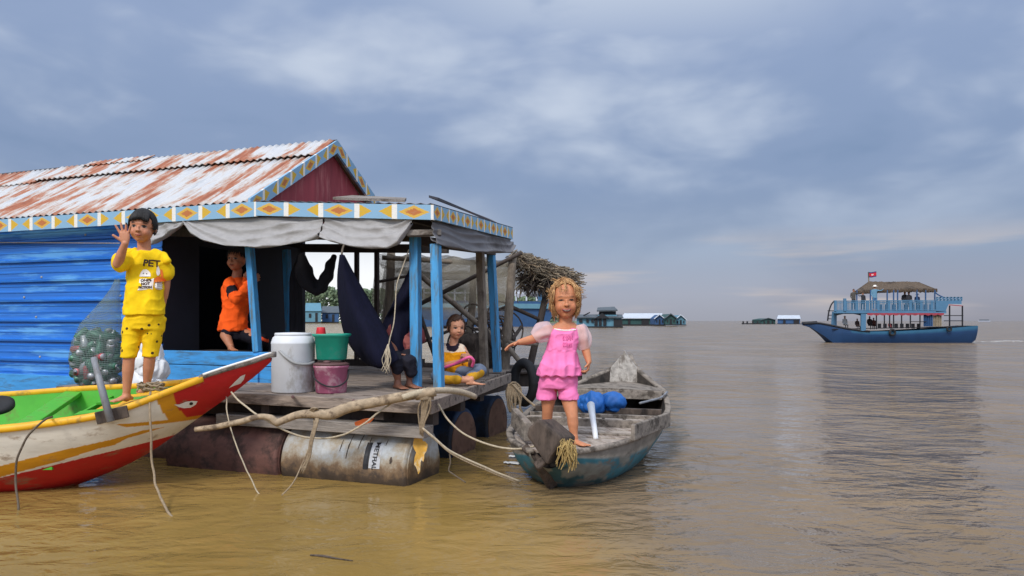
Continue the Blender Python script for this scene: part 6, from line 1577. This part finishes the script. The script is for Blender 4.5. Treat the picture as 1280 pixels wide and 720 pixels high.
    # people aboard
    def fig(px, foot_, head_, dy, shirt, legs, lab, sit=0, hat=None, arm=0):
        f, t = P(px, foot_, dy), P(px, head_, dy); H_ = t.z - f.z; k = H_/ (1.0 if not sit else .72)
        b = MB(); hip = t.z - .50*k
        hd = V((f.x, f.y, t.z - .065*k)); b.ell(hd, (.052*k,.06*k,.07*k), 10, 8)
        b.cap(hd - V((0,0,.05*k)), hd - V((0,0,.12*k)), .028*k, .03*k, 8)
        X = lambda dx, dz, dyy=0: V((f.x + dx*k, f.y + dyy*k, t.z - dz*k))
        b.loft([(X(0,.15), XR*.05*k, YF*.04*k), (X(0,.18), XR*.105*k, YF*.055*k), (X(0,.32), XR*.09*k, YF*.06*k), (X(0,.50), XR*.09*k, YF*.06*k), (X(0,.53), XR*.07*k, YF*.05*k)], 12)
        for sg in (-1, 1):
            if arm and sg == arm: chain(b, [(X(sg*.10,.20), .03*k), (X(sg*.22,.22,-.05), .024*k), (X(sg*.30,.14,-.1), .018*k)])
            else: chain(b, [(X(sg*.11,.20), .03*k), (X(sg*.14,.36), .024*k), (X(sg*.11,.48,-.1), .018*k)])
            if sit: chain(b, [(X(sg*.05,.50), .045*k), (X(sg*.06,.50,-.25), .036*k), (X(sg*.06,.72,-.24), .026*k)])
            else: chain(b, [(X(sg*.05,.50), .045*k), (X(sg*.055,.74), .036*k), (X(sg*.06,.98), .026*k), (X(sg*.06,.99,-.06), .024*k)])
        sk = S(150,104,78)
        def cf(p):
            d = t.z - p.z
            if d < .15*k: return S(26,22,22) if (d < .05*k or p.y > f.y + .02*k) else sk
            if d < .50*k: return shirt
            return legs if d < .93*k else sk
        ob = remesh(b, 'person', 'figure', None, .022, 2, cf, org=(f.x, f.y, f.z)); tag(ob, lab, 'person')
        if hat:
            b = MB(); b.lathe(X(0,.055), [(.11*k,0),(.10*k,.008*k),(.055*k,.012*k),(.05*k,.06*k),(.001,.07*k)], 14); ORG[ob.name] = V((f.x,f.y,f.z)); b.build('hat', hat, ob, True)
    BK, LBl, WHs = S(34,34,40), S(92,134,158), S(170,172,172)
    fig(1067, 388.3, 361, -.98, S(70,66,60), BK, 'person in drab clothes standing nearest the bow on the upper deck', arm=1)
    fig(1078.5, 388.3, 365, -.96, BK, BK, 'person in black leaning on the upper railing left of the light blue shirt', arm=-1)
    fig(1093.5, 388.3, 356.5, -.98, LBl, S(70,110,150), 'person in light blue shirt and white cap standing on the upper deck', hat='print_white', arm=1)
    fig(1131, 384, 364, -.6, BK, BK, 'person in black seated on the upper deck below the middle of the thatch', 1)
    fig(1136, 384, 364.5, -.7, S(44,44,50), BK, 'person in dark grey seated beside the one in black under the thatch', 1)
    fig(1146.5, 384, 367, -.6, S(40,60,96), BK, 'person in navy seated nearest the stern on the upper deck', 1, hat='house_blue')
    fig(1056, 410.5, 395, -.3, WHs, BK, 'person in white shirt sitting on the fore deck below the railing', 1, hat='print_white')
    fig(1071.5, 412, 398, -.4, S(60,44,40), BK, 'person in dark brown sitting beside the blue front column', 1)
    fig(1087, 411.5, 395, -.2, S(52,40,40), BK, 'person in dark clothes sitting just behind the front column', 1)
    fig(1092, 411.5, 397, .2, S(120,70,60), BK, 'person in reddish shirt sitting behind the front column by the first post', 1)
    fig(1112, 412, 402, -.6, S(150,60,64), BK, 'person in red sitting above the hanging tyre', 1)
cruise()
# wake at the stern
b = MB(); rows = []
for i in range(40):
    u = i/39; px = 1208 + u*74; Y = 37.6 + u*2.5; w = .35 + u*1.1; rows.append([V((W(px,0,Y).x, Y + w*q + .12*noise.noise(V((u*14, q*3, 1))), .012 + .06*(1-u)*max(0, 1-abs(q)) + .02*noise.noise(V((u*30, q*7, 4))))) for q in (-1,-.6,-.2,.2,.6,1)])
b.grid(rows)
def foam():
    m, nt, bs, out = new_mat('wake_foam'); tc = N(nt, 'ShaderNodeTexCoord'); mp = N(nt, 'ShaderNodeMapping'); mp.inputs['Scale'].default_value = (.8, 2.6, 1); L(nt, tc.outputs['Object'], mp.inputs[0])
    n = N(nt, 'ShaderNodeTexNoise', i_Scale=2.4, i_Detail=6, i_Roughness=.65); L(nt, mp.outputs[0], n.inputs[0])
    r = N(nt, 'ShaderNodeMapRange'); r.inputs[1].default_value = .46; r.inputs[2].default_value = .62; r.inputs[4].default_value = .75; L(nt, n.outputs[0], r.inputs[0]); L(nt, r.outputs[0], bs.inputs['Alpha'])
    bs.inputs['Base Color'].default_value = c4(S(214,212,208)); bs.inputs['Roughness'].default_value = .6; return m
M['foam'] = foam()
tag(b.build('wake', 'foam', None, True), None, None, None, 'stuff')

# ------------------------------------------------------------------ floating houses out on the lake
def gable(px0, px1, base, eave, ridge, Y, depth, wall, roofm, lab, slant=.12, hip=.0, wins=(), name='floating_house', rot=0):
    """long floating house seen from its long side"""
    P = lambda px, py, dy=0: W(px, py, Y + dy)
    sx = lambda px: px
    o = thing(name, P((px0+px1)/2, base), lab, 'house', 'floating houses on the lake')
    b = MB(); b.hexa([P(px0, base+.3), P(px1, base+.3), P(px1, base+.3, depth), P(px0, base+.3, depth)], [P(px0, base-1.2), P(px1, base-1.2), P(px1, base-1.2, depth), P(px0, base-1.2, depth)]); b.build('raft', 'house_dark', o)
    i0, i1 = px0 + (px1-px0)*.03, px1 - (px1-px0)*.03
    b = MB(); z0, z1 = base-1.2, eave-.2
    b.hexa([P(i0, z0, .3), P(i1, z0, .3), P(i1, z0, depth-.3), P(i0, z0, depth-.3)], [P(i0, z1, .3), P(i1, z1, .3), P(i1, z1, depth-.3), P(i0, z1, depth-.3)]); wl = b.build('wall', wall, o)
    b = MB(); w = (px1-px0)
    A_ = [P(px0, eave, -.2), P(px1, eave, -.2)]; R_ = [P(px0 + w*hip, ridge, depth/2), P(px1 - w*hip, ridge, depth/2)]; C_2 = [P(px0, eave, depth+.2), P(px1, eave, depth+.2)]
    for q in range(2):
        pass
    n = 24
    b.grid([[A_[0].lerp(A_[1], i/n), R_[0].lerp(R_[1], i/n), C_2[0].lerp(C_2[1], i/n)] for i in range(n+1)]); b.build('roof', roofm, o, solid=.15)
    b = MB()
    for x in (0, 1): b.poly([A_[x] + V((0,.3,0)), C_2[x] + V((0,-.3,0)), R_[x] + V((0,0,-.1))])
    b.build('gable_end', wall, o, solid=.1)
    for kind, a0, a1, y0, y1 in wins:
        b = MB(); b.hexa([P(a0, y1, .1), P(a1, y1, .1), P(a1, y1, .35), P(a0, y1, .35)], [P(a0, y0, .1), P(a1, y0, .1), P(a1, y0, .35), P(a0, y0, .35)]); b.build(kind, 'house_dark', o)
    return o
o = gable(719, 779, 409, 397, 393.5, 118, 7, 'house_teal', 'roof_grey', 'teal floating house with a small upper storey nearest the girl in pink', .1, .03,
          [('window', 733, 736, 399, 403), ('window', 739, 742, 399, 403), ('door', 743, 747, 398.5, 407), ('door', 748.5, 752, 398.5, 407), ('door', 754, 758, 398.5, 407), ('window', 724, 728, 399, 403), ('porch_opening', 767, 778, 399, 407.5)])
b = MB(); P = lambda px, py, dy=0: W(px, py, 118 + dy)
b.hexa([P(748,395,1.5), P(770,395,1.5), P(770,395,5.5), P(748,395,5.5)], [P(749,389,1.5), P(770,389,1.5), P(770,389,5.5), P(749,389,5.5)]); b.build('upper_wall', 'house_dark', o)
b = MB(); b.grid([[P(746,388.8,.8), P(747,385,3.5), P(746,388.8,6)], [P(772,388,.8), P(768,384,3.5), P(772,388,6)]]); b.build('upper_roof', 'roof_grey', o, solid=.2)
b = MB(); b.prism([P(744,398,-.25), P(762,398,-.25), P(753,391.5,-.25)], (0,.5,0)); b.build('dormer', 'house_dark', o)
b = MB(); b.prism([P(729,394,1), P(737,390,1), P(738,391,1), P(730.5,395,1)], (0,.4,0)); b.build('roof_panel', 'house_dark', o)
b = MB(); b.hexa([P(747,396,1.2), P(771,396,1.2), P(771,396,1.4), P(747,396,1.4)], [P(747,393.5,1.2), P(771,393.5,1.2), P(771,393.5,1.4), P(747,393.5,1.4)]); b.build('balcony', 'house_teal', o)
gable(776, 832, 406.5, 398, 392, 165, 9, 'house_green', 'roof_white', 'long white roofed floating house between the teal house and the small teal gabled one', 0, .08, [('wall_panel', 814, 831, 398.5, 405.5), ('porch_opening', 802, 811, 399.5, 405.5), ('door', 785, 788, 399, 405)])
def front_gable(px0, px1, base, eave, ridge, Y, depth, wall, roofm, lab, group='floating houses on the lake'):
    P = lambda px, py, dy=0: W(px, py, Y + dy); m = (px0+px1)/2
    o = thing('floating_house', P(m, base), lab, 'house', group)
    b = MB(); b.hexa([P(px0, base), P(px1, base), P(px1, base, depth), P(px0, base, depth)], [P(px0, base-1), P(px1, base-1), P(px1, base-1, depth), P(px0, base-1, depth)]); b.build('raft', 'house_dark', o)
    b = MB(); b.prism([P(px0+.8, base-1, .2), P(px1-.8, base-1, .2), P(px1-.8, eave, .2), P(m, ridge+.4, .2), P(px0+.8, eave, .2)], (0, depth-.6, 0)); b.build('wall', wall, o)
    b = MB(); b.grid([[P(px0-.5, eave+.6, -.3), P(m, ridge, -.3), P(px1+.5, eave+.6, -.3)], [P(px0-.5, eave+.6, depth), P(m, ridge, depth), P(px1+.5, eave+.6, depth)]]); b.build('roof', roofm, o, solid=.2)
    b = MB(); w = px1-px0; b.hexa([P(m-w*.08, base-1, .05), P(m+w*.08, base-1, .05), P(m+w*.08, base-1, .25), P(m-w*.08, base-1, .25)], [P(m-w*.08, eave+1, .05), P(m+w*.08, eave+1, .05), P(m+w*.08, eave+1, .25), P(m-w*.08, eave+1, .25)]); b.build('door', 'house_dark', o)
    for k in (-.32, .22):
        b = MB(); b.hexa([P(m+w*k, eave+5, .05), P(m+w*(k+.1), eave+5, .05), P(m+w*(k+.1), eave+5, .25), P(m+w*k, eave+5, .25)], [P(m+w*k, eave+2, .05), P(m+w*(k+.1), eave+2, .05), P(m+w*(k+.1), eave+2, .25), P(m+w*k, eave+2, .25)]); b.build('window', 'house_dark', o)
front_gable(831, 846, 406.5, 397.5, 392, 150, 9, 'house_green', 'roof_grey', 'small teal green gabled floating house with a grey roof')
front_gable(844, 858, 406.5, 399, 393.5, 158, 10, 'house_teal', 'roof_white', 'pale blue gabled floating house at the right end of the row')
front_gable(818, 831, 406.5, 398, 393, 152, 6, 'house_blue', 'roof_white', 'dark blue gabled floating house with a white roof')
gable(971, 1001, 405.6, 398.5, 394.3, 240, 12, 'house_blue', 'roof_white', 'lone blue floating house with a white roof beyond the tour boat bow', 0, .05, [('door', 979, 982, 400, 404.8), ('porch_opening', 992, 999, 400, 404.8)])
front_gable(951, 970, 405.6, 399.5, 397.5, 242, 10, 'house_green', 'roof_grey', 'low grey green floating shed left of the lone blue house')
b = MB(); Y = 235; P = lambda px, py, dy=0: W(px, py, Y+dy)
b.hexa([P(927,405.6), P(952,405.6), P(952,405.6,5), P(927,405.6,5)], [P(927,404), P(952,404), P(952,404,5), P(927,404,5)])
for px in (929, 934, 941, 947): b.beam(P(px, 404.5, 1), P(px, 401.5, 1), .4, .4, (0,1,0))
tag(b.build('floating_jetty', 'house_dark'), 'dark low jetty floating left of the lone blue house', 'jetty')
# distant barge on the horizon
o = thing('barge', W(1230, 402.3, 800), 'tiny grey barge far away on the horizon at the right edge', 'boat')
b = MB(); P = lambda px, py, dy=0: W(px, py, 800+dy); b.hexa([P(1223,402.2), P(1238,402.2), P(1238,402.2,12), P(1223,402.2,12)], [P(1222,400.6), P(1239,400.6), P(1239,400.6,12), P(1222,400.6,12)]); b.build('hull', mat('barge_grey', S(150,154,166), .8, .1, 1), o)
b = MB(); b.hexa([P(1224,400.6,1), P(1237,400.6,1), P(1237,400.6,10), P(1224,400.6,10)], [P(1224,399.4,1), P(1236,399.4,1), P(1236,399.4,10), P(1224,399.4,10)]); b.build('cabin', 'barge_grey' if 'barge_grey' in M else 'roof_grey', o)
# ---- far left: wooded shore and blue houses seen through the porch, big blue boat behind the nets
b = MB(); r2 = random.Random(5)
for k in range(16000):
    u = r2.random(); px = lerp(300, 700, u); top = 362 + 6*noise.noise(V((px*.03, 0, 0))) + 4*noise.noise(V((px*.11, 3, 0))) + (10*sst(560, 660, px))
    py = lerp(402, top, r2.random()**.6); Y = 420 + r2.uniform(-12, 18); c = W(px, py, Y); s = r2.uniform(.5, 1.3)
    n_ = V((r2.uniform(-1,1), r2.uniform(-1,.3), r2.uniform(-.2,1))).normalized(); a = n_.orthogonal().normalized(); d = n_.cross(a)
    b.poly([c + a*s, c + d*s*.8, c - a*s, c - d*s*.8])
tag(b.build('far_wood', 'leaf_far'), None, None, None, 'stuff')
b = MB(); b.hexa([W(250,403.6,405), W(760,403.6,405), W(760,403.6,520), W(250,403.6,520)], [W(250,401.5,412), W(760,401.5,412), W(760,401.5,520), W(250,401.5,520)]); tag(b.build('far_shore', 'leaf_far'), kind='structure')
gable(381, 402, 403.5, 389, 379, 300, 14, 'house_teal', 'house_teal', 'pale blue floating house seen through the porch under the black hammock', 0, .06, [('window', 386, 389, 392, 397), ('door', 394, 397, 391, 402)])
gable(402, 424, 403.5, 391, 383, 310, 14, 'house_blue', 'roof_grey', 'dark blue floating house seen through the porch beside the large navy hammock', 0, .04, [('window', 407, 410, 393, 398), ('door', 415, 418, 393, 402)])
def ferry():
    Y = 140; P = lambda px, py, dy=0: W(px, py, Y+dy); o = thing('ferry_boat', P(620, 412), 'blue ferry boat with white rails seen through the fishing nets', 'boat')
    b = MB(); b.hexa([P(520,408.5,-3), P(684,408.5,-3), P(684,408.5,3), P(520,408.5,3)], [P(515,375,-4), P(698,377,-4), P(698,377,4), P(515,375,4)]); b.build('hull', 'house_blue', o)
    b = MB(); b.hexa([P(672,376,-1.8), P(692,376,-1.8), P(692,376,1.8), P(672,376,1.8)], [P(673,352,-1.8), P(690,352,-1.8), P(690,352,1.8), P(673,352,1.8)]); w = b.build('cabin', 'cruise_light', o)
    b = MB(); b.hexa([P(677,366,-1.9), P(687,366,-1.9), P(687,366,-1.75), P(677,366,-1.75)], [P(677,358,-1.9), P(687,358,-1.9), P(687,358,-1.75), P(677,358,-1.75)]); b.build('window', 'house_dark', w)
    b = MB()
    for y in (345, 352, 359, 366): b.beam(P(530, y, -3.4), P(672, y, -3.4), .24, .28); 
    for i in range(12): px = 530 + i*12.8; b.beam(P(px, 376, -3.4), P(px, 343, -3.4), .28, .28, (0,1,0))
    b.build('rail', 'roof_white', o)
    b = MB(); b.hexa([P(515,384,-4.15), P(696,386,-4.15), P(696,386,-3.6), P(515,384,-3.6)], [P(515,378,-4.15), P(697,380,-4.15), P(697,380,-3.6), P(515,378,-3.6)]); b.build('hull_band', 'house_teal', o)
    b = MB(); b.hexa([P(524,342,-2.4), P(694,344,-2.4), P(694,344,2.4), P(524,342,2.4)], [P(524,340,-2.4), P(694,342,-2.4), P(694,342,2.4), P(524,340,2.4)]); b.build('roof', 'roof_grey', o)
ferry()
for o in list(bpy.data.objects):           # clean up unused helper data
    if o.type == 'MESH' and len(o.data.polygons) == 0: print('EMPTY', o.name)
